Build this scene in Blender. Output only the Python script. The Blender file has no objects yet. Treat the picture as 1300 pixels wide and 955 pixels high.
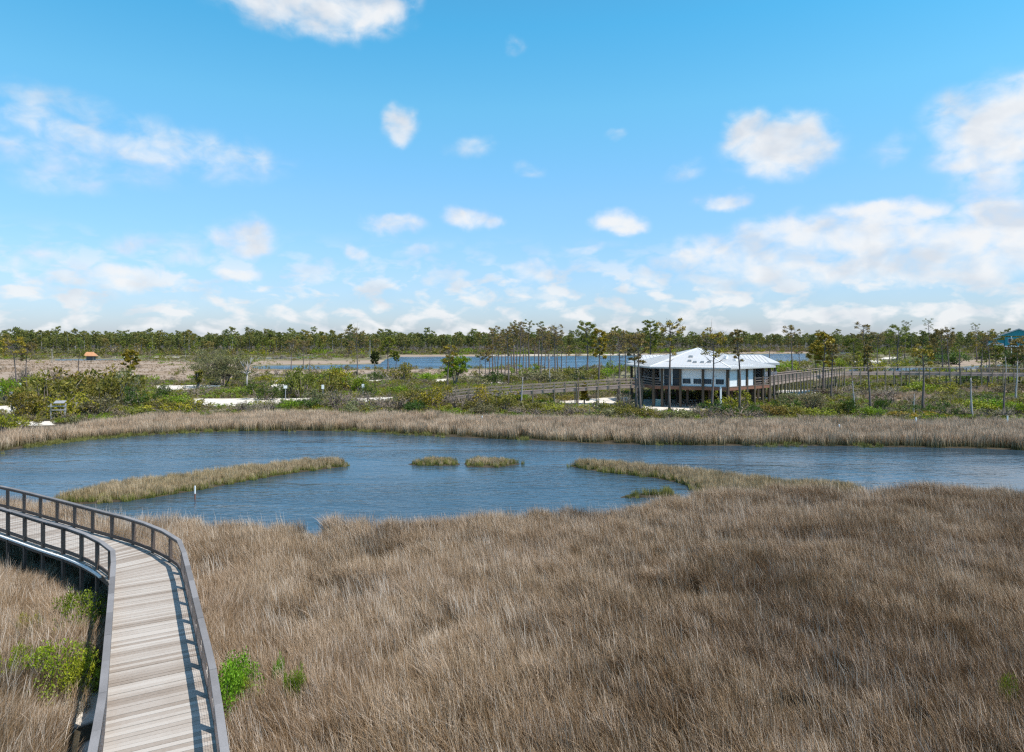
import bpy, math, random
import numpy as np
from mathutils import Vector
C = bpy.context.scene.collection
R = math.radians
H, F, YH = 9.6, 867.0, 432.0           # camera height, focal length and horizon row measured from the photograph
rng = np.random.default_rng(7)
random.seed(7)

# ------------------------------------------------------------------ measuring helpers
def G(px, py, z=0.0):
    d = (H - z) * F / (py - YH)
    return ((px - 650) / F * d, d)
def X(px, d): return (px - 650) / F * d
def Z(py, d): return H - (py - YH) * d / F
def poly(pts, z=0.0):
    return np.array([G(p[0], p[1], p[2] if len(p) > 2 else z) for p in pts])

def inside(P, Q):
    x, y = P[:, 0], P[:, 1]
    r = np.zeros(len(P), bool)
    a = Q; b = np.roll(Q, -1, 0)
    for (x0, y0), (x1, y1) in zip(a, b):
        if y0 == y1: continue
        c = (y0 > y) != (y1 > y)
        r ^= c & (x < (x1 - x0) * (y - y0) / (y1 - y0) + x0)
    return r
def sdist(P, Q):                                       # positive inside
    d = np.full(len(P), 1e9)
    a = Q; b = np.roll(Q, -1, 0)
    for p, q in zip(a, b):
        v = q - p; l = max(v @ v, 1e-9)
        t = np.clip(((P - p) @ v) / l, 0, 1)
        d = np.minimum(d, np.hypot(*(P - p - t[:, None] * v).T))
    return np.where(inside(P, Q), d, -d)
def vnoise(P, s, seed=0):                              # smooth value noise, 0..1
    q = P / s + seed * 17.3
    i = np.floor(q).astype(np.int64); f = q - i
    f = f * f * (3 - 2 * f)
    def h(a, b):
        n = (a * 374761393 + b * 668265263 + seed * 1013904223) & 0x7fffffff
        n = ((n ^ (n >> 13)) * 1274126177) & 0x7fffffff
        return ((n ^ (n >> 16)) & 0xffff) / 65535.0
    a, b = i[:, 0], i[:, 1]
    return (h(a, b) * (1 - f[:, 0]) + h(a + 1, b) * f[:, 0]) * (1 - f[:, 1]) + (h(a, b + 1) * (1 - f[:, 0]) + h(a + 1, b + 1) * f[:, 0]) * f[:, 1]

# ------------------------------------------------------------------ object helpers
def tag(o, label=None, cat=None, group=None, kind=None):
    if label: o['label'] = label
    if cat: o['category'] = cat
    if group: o['group'] = group
    if kind: o['kind'] = kind
    return o
def empty(name, loc, rz=0.0):
    o = bpy.data.objects.new(name, None); C.objects.link(o)
    o.location = loc; o.rotation_euler = (0, 0, rz); o.empty_display_size = .3
    return o
def link(name, me, mat, parent=None, col=None, smooth=False):
    if mat is not None and not me.materials: me.materials.append(mat)
    if smooth: me.polygons.foreach_set('use_smooth', np.ones(len(me.polygons), bool))
    o = bpy.data.objects.new(name, me)
    if col is not None: col.objects.link(o)
    else: C.objects.link(o)
    o.parent = parent
    return o
class MB:
    def __init__(s): s.v = []; s.f = []
    def add(s, v, f):
        n = len(s.v); s.v += [tuple(p) for p in v]; s.f += [tuple(i + n for i in q) for q in f]; return s
    def box(s, c, size, rz=0.0, u=None):
        cx, cy, cz = c; a, b, h = (k / 2 for k in size)
        ca, sa = math.cos(rz), math.sin(rz)
        v = [(cx + x * ca - y * sa, cy + x * sa + y * ca, cz + z) for z in (-h, h) for x, y in ((-a, -b), (a, -b), (a, b), (-a, b))]
        return s.add(v, [(3, 2, 1, 0), (4, 5, 6, 7), (0, 1, 5, 4), (1, 2, 6, 5), (2, 3, 7, 6), (3, 0, 4, 7)])
    def beam(s, p, q, w, h):                            # a square bar from p to q: w across, h upright
        p, q = Vector(p), Vector(q); d = (q - p).normalized()
        up = Vector((0, 0, 1)) if abs(d.z) < .95 else Vector((0, 1, 0))
        sd = d.cross(up).normalized(); u = sd.cross(d)
        v = [e + sd * (i * w / 2) + u * (j * h / 2) for e in (p, q) for i, j in ((-1, -1), (1, -1), (1, 1), (-1, 1))]
        return s.add(v, [(0, 1, 2, 3), (7, 6, 5, 4), (0, 4, 5, 1), (1, 5, 6, 2), (2, 6, 7, 3), (3, 7, 4, 0)])
    def tube(s, pts, rad, n=6):
        pts = [Vector(p) for p in pts]; v = []; f = []
        for k, p in enumerate(pts):
            d = (pts[min(k + 1, len(pts) - 1)] - pts[max(k - 1, 0)]).normalized()
            a = d.orthogonal().normalized() if abs(d.z) < .9 else Vector((1, 0, 0)).cross(d).normalized()
            b = d.cross(a)
            r = rad[k] if hasattr(rad, '__len__') else rad
            v += [p + (a * math.cos(t) + b * math.sin(t)) * r for t in (2 * math.pi * i / n for i in range(n))]
        for k in range(len(pts) - 1):
            f += [(k * n + i, k * n + (i + 1) % n, (k + 1) * n + (i + 1) % n, (k + 1) * n + i) for i in range(n)]
        f += [tuple(range(n))[::-1], tuple((len(pts) - 1) * n + i for i in range(n))]
        return s.add(v, f)
    def prism(s, pts, z0, z1):                          # flat polygon (counter-clockwise) extruded upright
        n = len(pts)
        v = [(x, y, z0) for x, y in pts] + [(x, y, z1) for x, y in pts]
        return s.add(v, [tuple(range(n))[::-1], tuple(range(n, 2 * n))] + [(i, (i + 1) % n, n + (i + 1) % n, n + i) for i in range(n)])
    def ribbon(s, A, B, z0, z1):                        # swept box between two polylines of (x, y)
        n = len(A); z0 = z0 if hasattr(z0, '__len__') else [z0] * n; z1 = z1 if hasattr(z1, '__len__') else [z1] * n
        v = []; f = []
        for k in range(n):
            v += [(A[k][0], A[k][1], z0[k]), (B[k][0], B[k][1], z0[k]), (B[k][0], B[k][1], z1[k]), (A[k][0], A[k][1], z1[k])]
        for k in range(n - 1):
            a = 4 * k; b = a + 4
            f += [(a + i, a + (i + 1) % 4, b + (i + 1) % 4, b + i) for i in range(4)]
        f += [(3, 2, 1, 0), (4 * n - 4, 4 * n - 3, 4 * n - 2, 4 * n - 1)]
        return s.add(v, f)
    def mesh(s, name):
        me = bpy.data.meshes.new(name); me.from_pydata(s.v, [], s.f); me.validate(); me.update(); return me
    def build(s, name, mat, parent=None, col=None, smooth=False):
        return link(name, s.mesh(name), mat, parent, col, smooth)
def quads(name, V, t=None):
    V = np.ascontiguousarray(V, np.float32).reshape(-1, 3); n = len(V) // 4
    me = bpy.data.meshes.new(name)
    me.vertices.add(len(V)); me.vertices.foreach_set('co', V.ravel())
    me.loops.add(4 * n); me.loops.foreach_set('vertex_index', np.arange(4 * n, dtype=np.int32))
    me.polygons.add(n); me.polygons.foreach_set('loop_start', np.arange(n, dtype=np.int32) * 4)
    me.update(calc_edges=True)
    if t is not None:
        a = me.attributes.new('t', 'FLOAT', 'POINT'); a.data.foreach_set('value', np.ascontiguousarray(t, np.float32).ravel())
    return me

# ------------------------------------------------------------------ materials
def mat(name):
    m = bpy.data.materials.new(name); m.use_nodes = True
    return m, m.node_tree.nodes, m.node_tree.links, m.node_tree.nodes['Principled BSDF']
def ramp(N, stops):
    r = N.new('ShaderNodeValToRGB'); e = r.color_ramp.elements
    while len(e) < len(stops): e.new(.5)
    for k, (p, c) in enumerate(stops): e[k].position = p; e[k].color = (*c, 1)
    return r
def noise(N, L, scale, detail=4, vec=None, dist=0.0):
    n = N.new('ShaderNodeTexNoise'); n.inputs['Scale'].default_value = scale; n.inputs['Detail'].default_value = detail
    n.inputs['Distortion'].default_value = dist
    if vec is not None: L.new(vec, n.inputs['Vector'])
    return n
def mapping(N, L, vec, sc):
    m = N.new('ShaderNodeMapping'); m.inputs['Scale'].default_value = sc; L.new(vec, m.inputs['Vector']); return m.outputs[0]
def mixc(N, L, fac, a, b, mode='MIX'):
    m = N.new('ShaderNodeMix'); m.data_type = 'RGBA'; m.blend_type = mode
    for s, v in ((m.inputs[0], fac), (m.inputs[6], a), (m.inputs[7], b)):
        if isinstance(v, (int, float)): s.default_value = v
        elif isinstance(v, tuple): s.default_value = (*v, 1)
        else: L.new(v, s)
    return m.outputs[2]
def math_(N, L, op, a, b=None, clamp=False):
    m = N.new('ShaderNodeMath'); m.operation = op; m.use_clamp = clamp
    for s, v in ((m.inputs[0], a), (m.inputs[1], b)):
        if v is None: continue
        if isinstance(v, (int, float)): s.default_value = v
        else: L.new(v, s)
    return m.outputs[0]
def bump(N, L, B, h, strength, dist=.05):
    b = N.new('ShaderNodeBump'); b.inputs['Strength'].default_value = strength; b.inputs['Distance'].default_value = dist
    L.new(h, b.inputs['Height']); L.new(b.outputs[0], B.inputs['Normal']); return b

def plain(name, col, rough=.6, var=.15, scale=3.0, metal=0.0, stretch=(1, 1, 1), relief=.15):
    m, N, L, B = mat(name)
    tc = N.new('ShaderNodeTexCoord'); n = noise(N, L, scale, 5, mapping(N, L, tc.outputs['Object'], stretch))
    r = ramp(N, [(.25, tuple(c * (1 - var) for c in col)), (.75, tuple(min(1, c * (1 + var)) for c in col))])
    L.new(n.outputs[0], r.inputs[0]); L.new(r.outputs[0], B.inputs['Base Color'])
    B.inputs['Roughness'].default_value = rough; B.inputs['Metallic'].default_value = metal
    if relief: bump(N, L, B, n.outputs[0], relief, .01)
    return m
def wood(name, stops, grain=(1, 1, 14), per_island=.5, rough=.75):
    m, N, L, B = mat(name)
    tc = N.new('ShaderNodeTexCoord'); g = N.new('ShaderNodeNewGeometry')
    n1 = noise(N, L, 6, 6, mapping(N, L, tc.outputs['Object'], grain)); n2 = noise(N, L, 1.1, 4, tc.outputs['Object'])
    a = math_(N, L, 'MULTIPLY', g.outputs['Random Per Island'], per_island)
    b = math_(N, L, 'ADD', a, math_(N, L, 'MULTIPLY', n1.outputs[0], .35))
    c = math_(N, L, 'ADD', b, math_(N, L, 'MULTIPLY', n2.outputs[0], .55 - .35 * per_island))
    r = ramp(N, stops); L.new(c, r.inputs[0]); L.new(r.outputs[0], B.inputs['Base Color'])
    B.inputs['Roughness'].default_value = rough
    bump(N, L, B, n1.outputs[0], .35, .008)
    return m
def leafy(name, spread=.5, trans=.25, col=None):
    """Leaves take their kind's colour from the object, and vary from leaf to leaf."""
    m, N, L, B = mat(name)
    oi = N.new('ShaderNodeObjectInfo'); g = N.new('ShaderNodeNewGeometry')
    n = noise(N, L, .9, 3, g.outputs['Position'])
    v = math_(N, L, 'ADD', math_(N, L, 'MULTIPLY', g.outputs['Random Per Island'], .6), math_(N, L, 'MULTIPLY', n.outputs[0], .4))
    r = ramp(N, [(.15, (1 - spread,) * 3), (.85, (1 + spread, 1 + spread * .9, 1 + spread * .4))])
    L.new(v, r.inputs[0])
    c = mixc(N, L, 1.0, oi.outputs['Color'] if col is None else tuple(col), r.outputs[0], 'MULTIPLY')
    L.new(c, B.inputs['Base Color']); B.inputs['Roughness'].default_value = .55
    B.inputs['Specular IOR Level'].default_value = .3
    t = N.new('ShaderNodeBsdfTranslucent'); L.new(c, t.inputs[0])
    mx = N.new('ShaderNodeMixShader'); mx.inputs[0].default_value = trans
    L.new(B.outputs[0], mx.inputs[1]); L.new(t.outputs[0], mx.inputs[2]); L.new(mx.outputs[0], N['Material Output'].inputs[0])
    return m
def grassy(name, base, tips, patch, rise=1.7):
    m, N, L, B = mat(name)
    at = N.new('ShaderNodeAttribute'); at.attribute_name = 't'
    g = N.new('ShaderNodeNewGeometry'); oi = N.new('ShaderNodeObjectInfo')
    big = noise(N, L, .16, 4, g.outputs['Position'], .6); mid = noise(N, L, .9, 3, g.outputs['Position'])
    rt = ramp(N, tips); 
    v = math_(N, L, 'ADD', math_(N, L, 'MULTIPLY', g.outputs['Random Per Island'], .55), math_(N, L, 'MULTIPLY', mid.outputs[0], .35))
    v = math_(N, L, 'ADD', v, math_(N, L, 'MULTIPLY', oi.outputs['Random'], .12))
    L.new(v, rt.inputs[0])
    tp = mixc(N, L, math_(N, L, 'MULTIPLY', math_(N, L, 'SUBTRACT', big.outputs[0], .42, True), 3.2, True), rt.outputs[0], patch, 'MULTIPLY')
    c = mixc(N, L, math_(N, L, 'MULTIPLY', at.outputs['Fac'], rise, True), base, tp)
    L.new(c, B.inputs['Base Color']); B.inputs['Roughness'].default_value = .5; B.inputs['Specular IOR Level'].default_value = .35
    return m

M = {}
M['deck'] = wood('weathered_deck', [(.1, (.13, .097, .07)), (.35, (.265, .213, .17)), (.65, (.35, .297, .25)), (.95, (.44, .39, .34))], (3, 3, 3), .7, .8)
M['rail'] = wood('grey_rail_wood', [(.2, (.095, .083, .077)), (.55, (.185, .17, .164)), (.9, (.31, .29, .285))], (6, 6, 6), .28)
M['post'] = wood('brown_post_wood', [(.2, (.045, .032, .026)), (.55, (.10, .07, .055)), (.9, (.18, .13, .10))], (1, 1, .2), .3)
M['pile'] = wood('treated_pile_wood', [(.2, (.10, .085, .055)), (.55, (.20, .17, .12)), (.9, (.32, .28, .21))], (1, 1, .2), .3)
M['walk'] = wood('footbridge_wood', [(.2, (.075, .055, .045)), (.55, (.155, .115, .095)), (.9, (.27, .21, .18))], (2, 2, 2), .4)
M['plank'] = wood('weathered_bridge_wood', [(.2, (.15, .10, .075)), (.55, (.31, .225, .18)), (.9, (.50, .41, .355))], (2, 2, 2), .4)
M['wire'] = plain('galvanised_wire', (.35, .35, .36), .4, .1, 3, .8)
M['white'] = plain('white_siding', (.80, .81, .82), .55, .03, 2, relief=0)
M['trim'] = plain('white_trim', (.82, .82, .80), .5, .04, 2, relief=0)
M['metal'] = plain('pale_metal_roof', (.54, .53, .52), .45, .06, .6, .1, relief=0)
M['rust'] = wood('red_brown_joist', [(.2, (.12, .05, .03)), (.55, (.23, .10, .06)), (.9, (.33, .17, .11))], (1, 1, 3), .2)
M['column'] = wood('brown_column_wood', [(.2, (.04, .03, .02)), (.55, (.085, .06, .04)), (.9, (.15, .11, .075))], (1, 1, .15), .2)
M['dark'] = plain('dark_interior', (.02, .022, .025), .6, .2)
M['grey'] = wood('grey_slat_wood', [(.2, (.16, .16, .18)), (.6, (.26, .26, .28)), (.9, (.36, .36, .38))], (1, 1, .2), .4)
M['teal'] = plain('teal_siding', (.015, .25, .30), .5, .15, 2)
M['tealbox'] = plain('pale_teal_paint', (.38, .52, .48), .5, .08)
M['orange'] = plain('orange_roof', (.52, .25, .115), .6, .2, 1)
M['bark'] = wood('pine_bark', [(.2, (.075, .055, .045)), (.55, (.15, .115, .10)), (.9, (.25, .205, .185))], (2, 2, .5), .3, .9)
M['deadbark'] = wood('bleached_dead_wood', [(.2, (.20, .18, .165)), (.55, (.36, .335, .315)), (.9, (.52, .50, .48))], (2, 2, .4), .3, .85)
M['twig'] = wood('grey_twig_wood', [(.2, (.085, .065, .05)), (.55, (.17, .135, .11)), (.9, (.27, .225, .19))], (2, 2, .6), .4, .85)
M['leaf'] = leafy('broad_leaves', .5, .28)
M['needle'] = leafy('pine_needles', .5, .2)
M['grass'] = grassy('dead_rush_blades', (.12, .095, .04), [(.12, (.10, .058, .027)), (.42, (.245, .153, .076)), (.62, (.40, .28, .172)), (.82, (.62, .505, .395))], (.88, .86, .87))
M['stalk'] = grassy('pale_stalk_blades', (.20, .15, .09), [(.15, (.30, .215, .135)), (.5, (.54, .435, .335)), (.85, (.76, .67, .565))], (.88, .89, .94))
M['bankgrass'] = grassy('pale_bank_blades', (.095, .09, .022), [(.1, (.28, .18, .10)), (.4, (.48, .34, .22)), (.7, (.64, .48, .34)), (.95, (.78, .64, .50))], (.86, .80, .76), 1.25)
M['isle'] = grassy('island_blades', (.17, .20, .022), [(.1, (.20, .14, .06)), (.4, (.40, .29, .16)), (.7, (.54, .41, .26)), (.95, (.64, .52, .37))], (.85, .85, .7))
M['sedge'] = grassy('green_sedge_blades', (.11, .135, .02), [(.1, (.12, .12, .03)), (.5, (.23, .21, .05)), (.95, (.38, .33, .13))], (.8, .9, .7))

def glass():
    m, N, L, B = mat('dark_window_glass')
    B.inputs['Base Color'].default_value = (.03, .045, .06, 1); B.inputs['Roughness'].default_value = .12
    n = noise(N, L, 1.5, 2); bump(N, L, B, n.outputs[0], .05, .02)
    return m
M['glass'] = glass()

def water_mat():
    m, N, L, B = mat('pond_water')
    g = N.new('ShaderNodeNewGeometry')
    B.inputs['Base Color'].default_value = (.034, .058, .080, 1); B.inputs['Roughness'].default_value = .07
    B.inputs['IOR'].default_value = 1.33
    v = mapping(N, L, g.outputs['Position'], (.55, 1.0, 1))
    n1 = noise(N, L, 2.6, 4, v, .4); n2 = noise(N, L, .45, 3, v)
    h = math_(N, L, 'ADD', math_(N, L, 'MULTIPLY', n1.outputs[0], .55), math_(N, L, 'MULTIPLY', n2.outputs[0], .9))
    n4 = noise(N, L, .11, 4, mapping(N, L, g.outputs['Position'], (.35, 1.5, 1)), .6)
    pm = N.new('ShaderNodeMapRange'); L.new(n4.outputs[0], pm.inputs[0]); pm.inputs[1].default_value = .38; pm.inputs[2].default_value = .62; pm.inputs[3].default_value = .45; pm.inputs[4].default_value = 1.25
    h = math_(N, L, 'MULTIPLY', h, pm.outputs[0])
    sy = N.new('ShaderNodeSeparateXYZ'); L.new(g.outputs['Position'], sy.inputs[0])
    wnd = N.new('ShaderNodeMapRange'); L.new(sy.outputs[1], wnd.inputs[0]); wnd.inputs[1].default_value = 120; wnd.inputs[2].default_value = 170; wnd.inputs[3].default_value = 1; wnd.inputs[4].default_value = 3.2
    bump(N, L, B, math_(N, L, 'MULTIPLY', h, wnd.outputs[0]), 1.0, .115)
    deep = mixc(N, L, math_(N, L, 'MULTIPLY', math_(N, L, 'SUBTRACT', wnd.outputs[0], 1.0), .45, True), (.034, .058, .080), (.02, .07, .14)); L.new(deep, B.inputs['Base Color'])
    # wind streaks: rougher and calmer patches
    n3 = noise(N, L, .05, 4, mapping(N, L, g.outputs['Position'], (.5, 1.6, 1)), .5)
    mr = N.new('ShaderNodeMapRange'); L.new(n3.outputs[0], mr.inputs[0])
    mr.inputs[1].default_value = .35; mr.inputs[2].default_value = .65; mr.inputs[3].default_value = .04; mr.inputs[4].default_value = .2
    L.new(mr.outputs[0], B.inputs['Roughness'])
    return m
M['water'] = water_mat()

def ground_mat():
    m, N, L, B = mat('marsh_ground')
    at = N.new('ShaderNodeAttribute'); at.attribute_name = 'zone'
    sp = N.new('ShaderNodeSeparateColor'); L.new(at.outputs['Color'], sp.inputs[0])
    g = N.new('ShaderNodeNewGeometry'); P = g.outputs['Position']
    fine = noise(N, L, 1.6, 6, P); wide = noise(N, L, .045, 5, mapping(N, L, P, (.6, 1.4, 1)), .8); mid = noise(N, L, .3, 5, P)
    mud = ramp(N, [(.3, (.035, .028, .018)), (.7, (.075, .06, .038))]); L.new(fine.outputs[0], mud.inputs[0])
    mar = ramp(N, [(.28, (.17, .11, .06)), (.42, (.28, .20, .135)), (.56, (.33, .255, .195)), (.72, (.24, .165, .10))]); 
    L.new(math_(N, L, 'ADD', math_(N, L, 'MULTIPLY', wide.outputs[0], .8), math_(N, L, 'MULTIPLY', fine.outputs[0], .2)), mar.inputs[0])
    scr = ramp(N, [(.25, (.08, .085, .03)), (.42, (.145, .135, .06)), (.55, (.20, .17, .105)), (.68, (.30, .25, .18)), (.8, (.50, .44, .36))])
    L.new(math_(N, L, 'ADD', math_(N, L, 'MULTIPLY', mid.outputs[0], .65), math_(N, L, 'MULTIPLY', fine.outputs[0], .35)), scr.inputs[0])
    snd = ramp(N, [(.3, (.52, .45, .37)), (.7, (.72, .66, .57))]); L.new(fine.outputs[0], snd.inputs[0])
    def edge(s): return math_(N, L, 'MULTIPLY', math_(N, L, 'SUBTRACT', math_(N, L, 'ADD', s, math_(N, L, 'MULTIPLY', math_(N, L, 'SUBTRACT', mid.outputs[0], .5), .9)), .42), 6, True)
    c = mixc(N, L, edge(sp.outputs[2]), mud.outputs[0], scr.outputs[0])
    c = mixc(N, L, edge(sp.outputs[1]), c, mar.outputs[0])
    c = mixc(N, L, edge(sp.outputs[0]), c, snd.outputs[0])
    L.new(c, B.inputs['Base Color']); B.inputs['Roughness'].default_value = .9; B.inputs['Specular IOR Level'].default_value = .15
    bump(N, L, B, fine.outputs[0], .5, .08)
    return m
M['ground'] = ground_mat()

# ------------------------------------------------------------------ shorelines (traced as ground outlines)
POND = poly([(-900, 700, 0), (-300, 640, 0), (-60, 592, 0), (0, 573), (58, 565), (104, 559), (192, 552), (300, 547), (450, 547.5), (554, 554), (675, 559), (761, 564), (900, 566), (1000, 566), (1092, 567), (1161, 568), (1231, 569.5), (1300, 572), (1500, 578), (2000, 590),
    (2000, 634, .9), (1500, 622, .9), (1300, 617, .9), (1200, 615, .9), (1085, 613, .9), (930, 613, .9), (880, 622, .9), (860, 628, .9), (796, 634, .9), (782, 638, .9), (727, 641, .9), (671, 645, .9), (658, 651, .9), (571, 656, .9), (502, 657, .9), (450, 660, .9), (425, 652, .9), (410, 664, .9), (395, 654, .9), (370, 657, .9), (300, 658, .9), (200, 653, .9), (150, 650, .9), (60, 640, .9), (0, 631, .9), (-60, 628, .9), (-300, 680, .9), (-900, 790, .9)])
ISLES = {
 'strip': poly([(58, 629, .5), (66, 626, .5), (138, 610, .5), (225, 600, .5), (311, 589, .5), (381, 582, .5), (429, 578.5, .5), (452, 584, .5), (455, 588, 0), (450, 591, 0), (381, 600, 0), (311, 611, 0), (260, 621, 0), (208, 630, 0), (156, 637, 0), (114, 640, 0), (70, 640, 0)]),
 'tuft_a': poly([(514, 585, .3), (540, 579.5, .35), (572, 579, .35), (584, 584, .3), (585, 591, 0), (560, 591.5, 0), (516, 590.5, 0)]),
 'tuft_b': poly([(590, 581, .35), (612, 578.5, .35), (640, 581, .35), (664, 586, .2), (660, 590, 0), (628, 594, 0), (592, 593, 0)]),
 'spit': poly([(718, 583, .5), (735, 581.5, .5), (761, 582, .5), (831, 588, .5), (900, 595, .5), (1000, 606, .5), (1040, 607, .5), (1092, 612, .5), (1110, 629, 0), (1000, 635, 0), (905, 632, 0), (865, 614, 0), (831, 607, 0), (761, 599, 0), (722, 592, 0)]),
 'clump': poly([(784, 622, .5), (800, 617, .5), (852, 614, .5), (866, 622, .5), (860, 632, 0), (796, 632, 0)]),
}
LAKES = [
 poly([(318, 466), (332, 469), (400, 469.7), (470, 469), (620, 468.5), (700, 468.8), (800, 467.5), (900, 463.5), (960, 459.5), (1024, 459), (1029, 452), (1020, 449.2), (900, 450.3), (700, 452.6), (560, 452.8), (500, 453), (489, 457), (482, 462.3), (400, 463.8), (340, 464.2)]),
 poly([(70, 456.3), (175, 456.6), (175, 458.2), (70, 458.4)]),
 poly([(300, 454.6), (400, 453.8), (400, 455.3), (300, 455.9)]),
 poly([(1078, 468.8), (1140, 467.4), (1209, 466.4), (1257, 463.9), (1300, 460.6), (1420, 455), (1420, 459), (1300, 464.7), (1272, 467.2), (1230, 469.5), (1140, 474), (1078, 475)]),
 poly([(1048, 447.2), (1076, 446.8), (1076, 449.3), (1048, 450.5)]),
]
MEADOW = [
 poly([(-400, 455.5), (170, 458.3), (318, 463), (322, 468), (332, 470.5), (420, 471), (620, 470), (720, 470), (720, 474), (630, 478.5), (420, 476), (330, 478), (270, 485), (190, 488), (0, 487), (-400, 490)]),
 poly([(325, 458.8), (470, 457.8), (489, 457.6), (482, 462.0), (400, 463.5), (318, 464)]),
 poly([(489, 451.2), (700, 450.7), (1030, 447.6), (1030, 448.9), (900, 450), (700, 452.3), (489, 453.2)]),
 poly([(1195, 463.5), (1210, 459.5), (1300, 453.6), (1500, 449), (1500, 452), (1300, 460), (1257, 463.4), (1209, 466)]),
 poly([(1085, 506), (1130, 503), (1190, 505), (1200, 512), (1140, 516), (1090, 514)]), poly([(1215, 497), (1330, 492), (1330, 503), (1225, 504)]),
 poly([(1030, 480), (1080, 478), (1090, 486), (1040, 488)]), poly([(900, 447), (1030, 446), (1030, 447.5), (900, 449)]),
]
SAND = [poly(p, .3) for p in (
 [(-60, 517), (22, 515.5), (24, 523), (-60, 527)], [(162, 511), (188, 510), (190, 515), (162, 516.5)], [(92, 512.5), (126, 512), (126, 517.5), (92, 518)],
 [(192, 490), (240, 490), (288, 490.5), (288, 494.5), (240, 497), (200, 495)], [(338, 483), (366, 484), (366, 487), (340, 488)], [(342, 489), (366, 488), (366, 496), (342, 496)],
 [(244, 507.5), (300, 506), (400, 505), (400, 511), (300, 516), (250, 517)], [(20, 533), (70, 532), (70, 537), (26, 538)], [(440, 506), (500, 505), (500, 511), (450, 512)],
 [(700, 510), (740, 507.5), (800, 505), (800, 513), (760, 517), (700, 515)], [(808, 508), (940, 506), (945, 520), (860, 523), (812, 520)],
 [(985, 496.5), (1020, 495), (1048, 495.5), (1048, 501), (1020, 503), (985, 504)], [(952, 506), (978, 505), (978, 512), (952, 512)],
 [(1122, 453.6), (1138, 453.2), (1138, 455.8), (1118, 456)], [(1060, 443.5), (1092, 443), (1092, 445.5), (1060, 446)], [(466, 483.5), (486, 483), (486, 487), (466, 487)],
 [(553, 482), (567, 481.5), (570, 486), (553, 487)], [(620, 450.6), (810, 449.9), (810, 450.5), (620, 451.2)], [(60, 453), (230, 453.2), (230, 453.7), (60, 453.5)],
 [(600, 487), (640, 485), (650, 490), (610, 492)], [(1080, 458), (1120, 457), (1120, 462), (1080, 463)], [(380, 450.5), (440, 450), (440, 450.4), (380, 450.9)])]
BANK = np.vstack([POND[2:19], poly([(1500, 529, .9), (1300, 530, 1), (1150, 530.5, 1), (1000, 530.5, 1), (800, 531, 1), (650, 526, 1), (500, 523, 1), (300, 522, 1), (231, 524, 1), (173, 527, 1), (115, 535, 1), (46, 543, 1), (0, 549, 1), (-60, 562, 1)])])

def land_sd(P):                                         # metres from water (positive on land)
    w = sdist(P, POND)
    for q in ISLES.values(): w = np.minimum(w, -sdist(P, q))
    for q in LAKES: w = np.maximum(w, sdist(P, q))
    return -w
def zone_of(P, polys, soft):
    r = np.full(len(P), -9e9)
    for q in polys: r = np.maximum(r, sdist(P, q))
    return np.clip(r / soft + .5, 0, 1)
def height(P, sd=None):
    if sd is None: sd = land_sd(P)
    up = np.clip((P[:, 1] - 84) / 12, 0, 1)
    hill = .06 + .34 * up * (1 - .55 * np.clip((P[:, 1] - 150) / 60, 0, 1)) + (vnoise(P, 9, 3) - .5) * .3 * up
    return np.clip(sd * .25, -.9, np.maximum(hill, .05))

# ------------------------------------------------------------------ ground and water
rows = np.concatenate([np.linspace(433.3, 480, 150), np.linspace(480.4, 560, 150), np.linspace(561, 700, 90), np.linspace(704, 1100, 50)])
ds = (H * F / (rows - YH))[::-1]
ds = np.concatenate([[-60, -20, 0, 5, 9], ds])
cols = np.concatenate([np.linspace(-2600, -420, 25), np.linspace(-400, 1700, 380), np.linspace(1730, 3900, 25)])
dd, cc = np.meshgrid(ds, cols, indexing='ij')
wx = (cc - 650) / F * np.maximum(dd, 25)
P2 = np.c_[wx.ravel(), dd.ravel()]
sd = land_sd(P2); gz = height(P2, sd)
nr, nc = dd.shape
idx = np.arange(nr * nc).reshape(nr, nc)
fq = np.stack([idx[:-1, :-1], idx[:-1, 1:], idx[1:, 1:], idx[1:, :-1]], -1).reshape(-1, 4)
gm = bpy.data.meshes.new('ground'); gm.from_pydata(np.c_[P2, gz].tolist(), [], fq.tolist()); gm.update()
zs = zone_of(P2, SAND, 1.6) * (sd > .2); zm = zone_of(P2, MEADOW, 3.0); zc = np.clip((P2[:, 1] - 82) / 5, 0, 1) * np.clip((np.interp(P2[:, 0] / np.maximum(P2[:, 1], 1) * F + 650, [-300, 0, 300, 490, 700, 900, 1030, 1100, 1300, 1700], [430, 430, 440, 462, 480, 530, 560, 520, 470, 470]) - 2 - P2[:, 1]) / 8, 0, 1)
near_sand = np.clip(1.3 - np.hypot(P2[:, 0] + 11.2, P2[:, 1] - 17.6) / 1.1, 0, 1) + np.clip(1.1 - np.hypot(P2[:, 0] + 9.6, P2[:, 1] - 16.1) / .8, 0, 1)
zs = np.clip(np.maximum(zs, near_sand), 0, 1)
a = gm.attributes.new('zone', 'FLOAT_COLOR', 'POINT')
a.data.foreach_set('color', np.c_[zs, zm, zc, np.ones(len(zs))].astype(np.float32).ravel())
tag(link('ground', gm, M['ground'], smooth=True), kind='structure')
wm = MB().add([(-4000, -100, 0), (4000, -100, 0), (4000, 6500, 0), (-4000, 6500, 0)], [(0, 1, 2, 3)])
tag(wm.build('water', M['water']), kind='structure')

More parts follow.
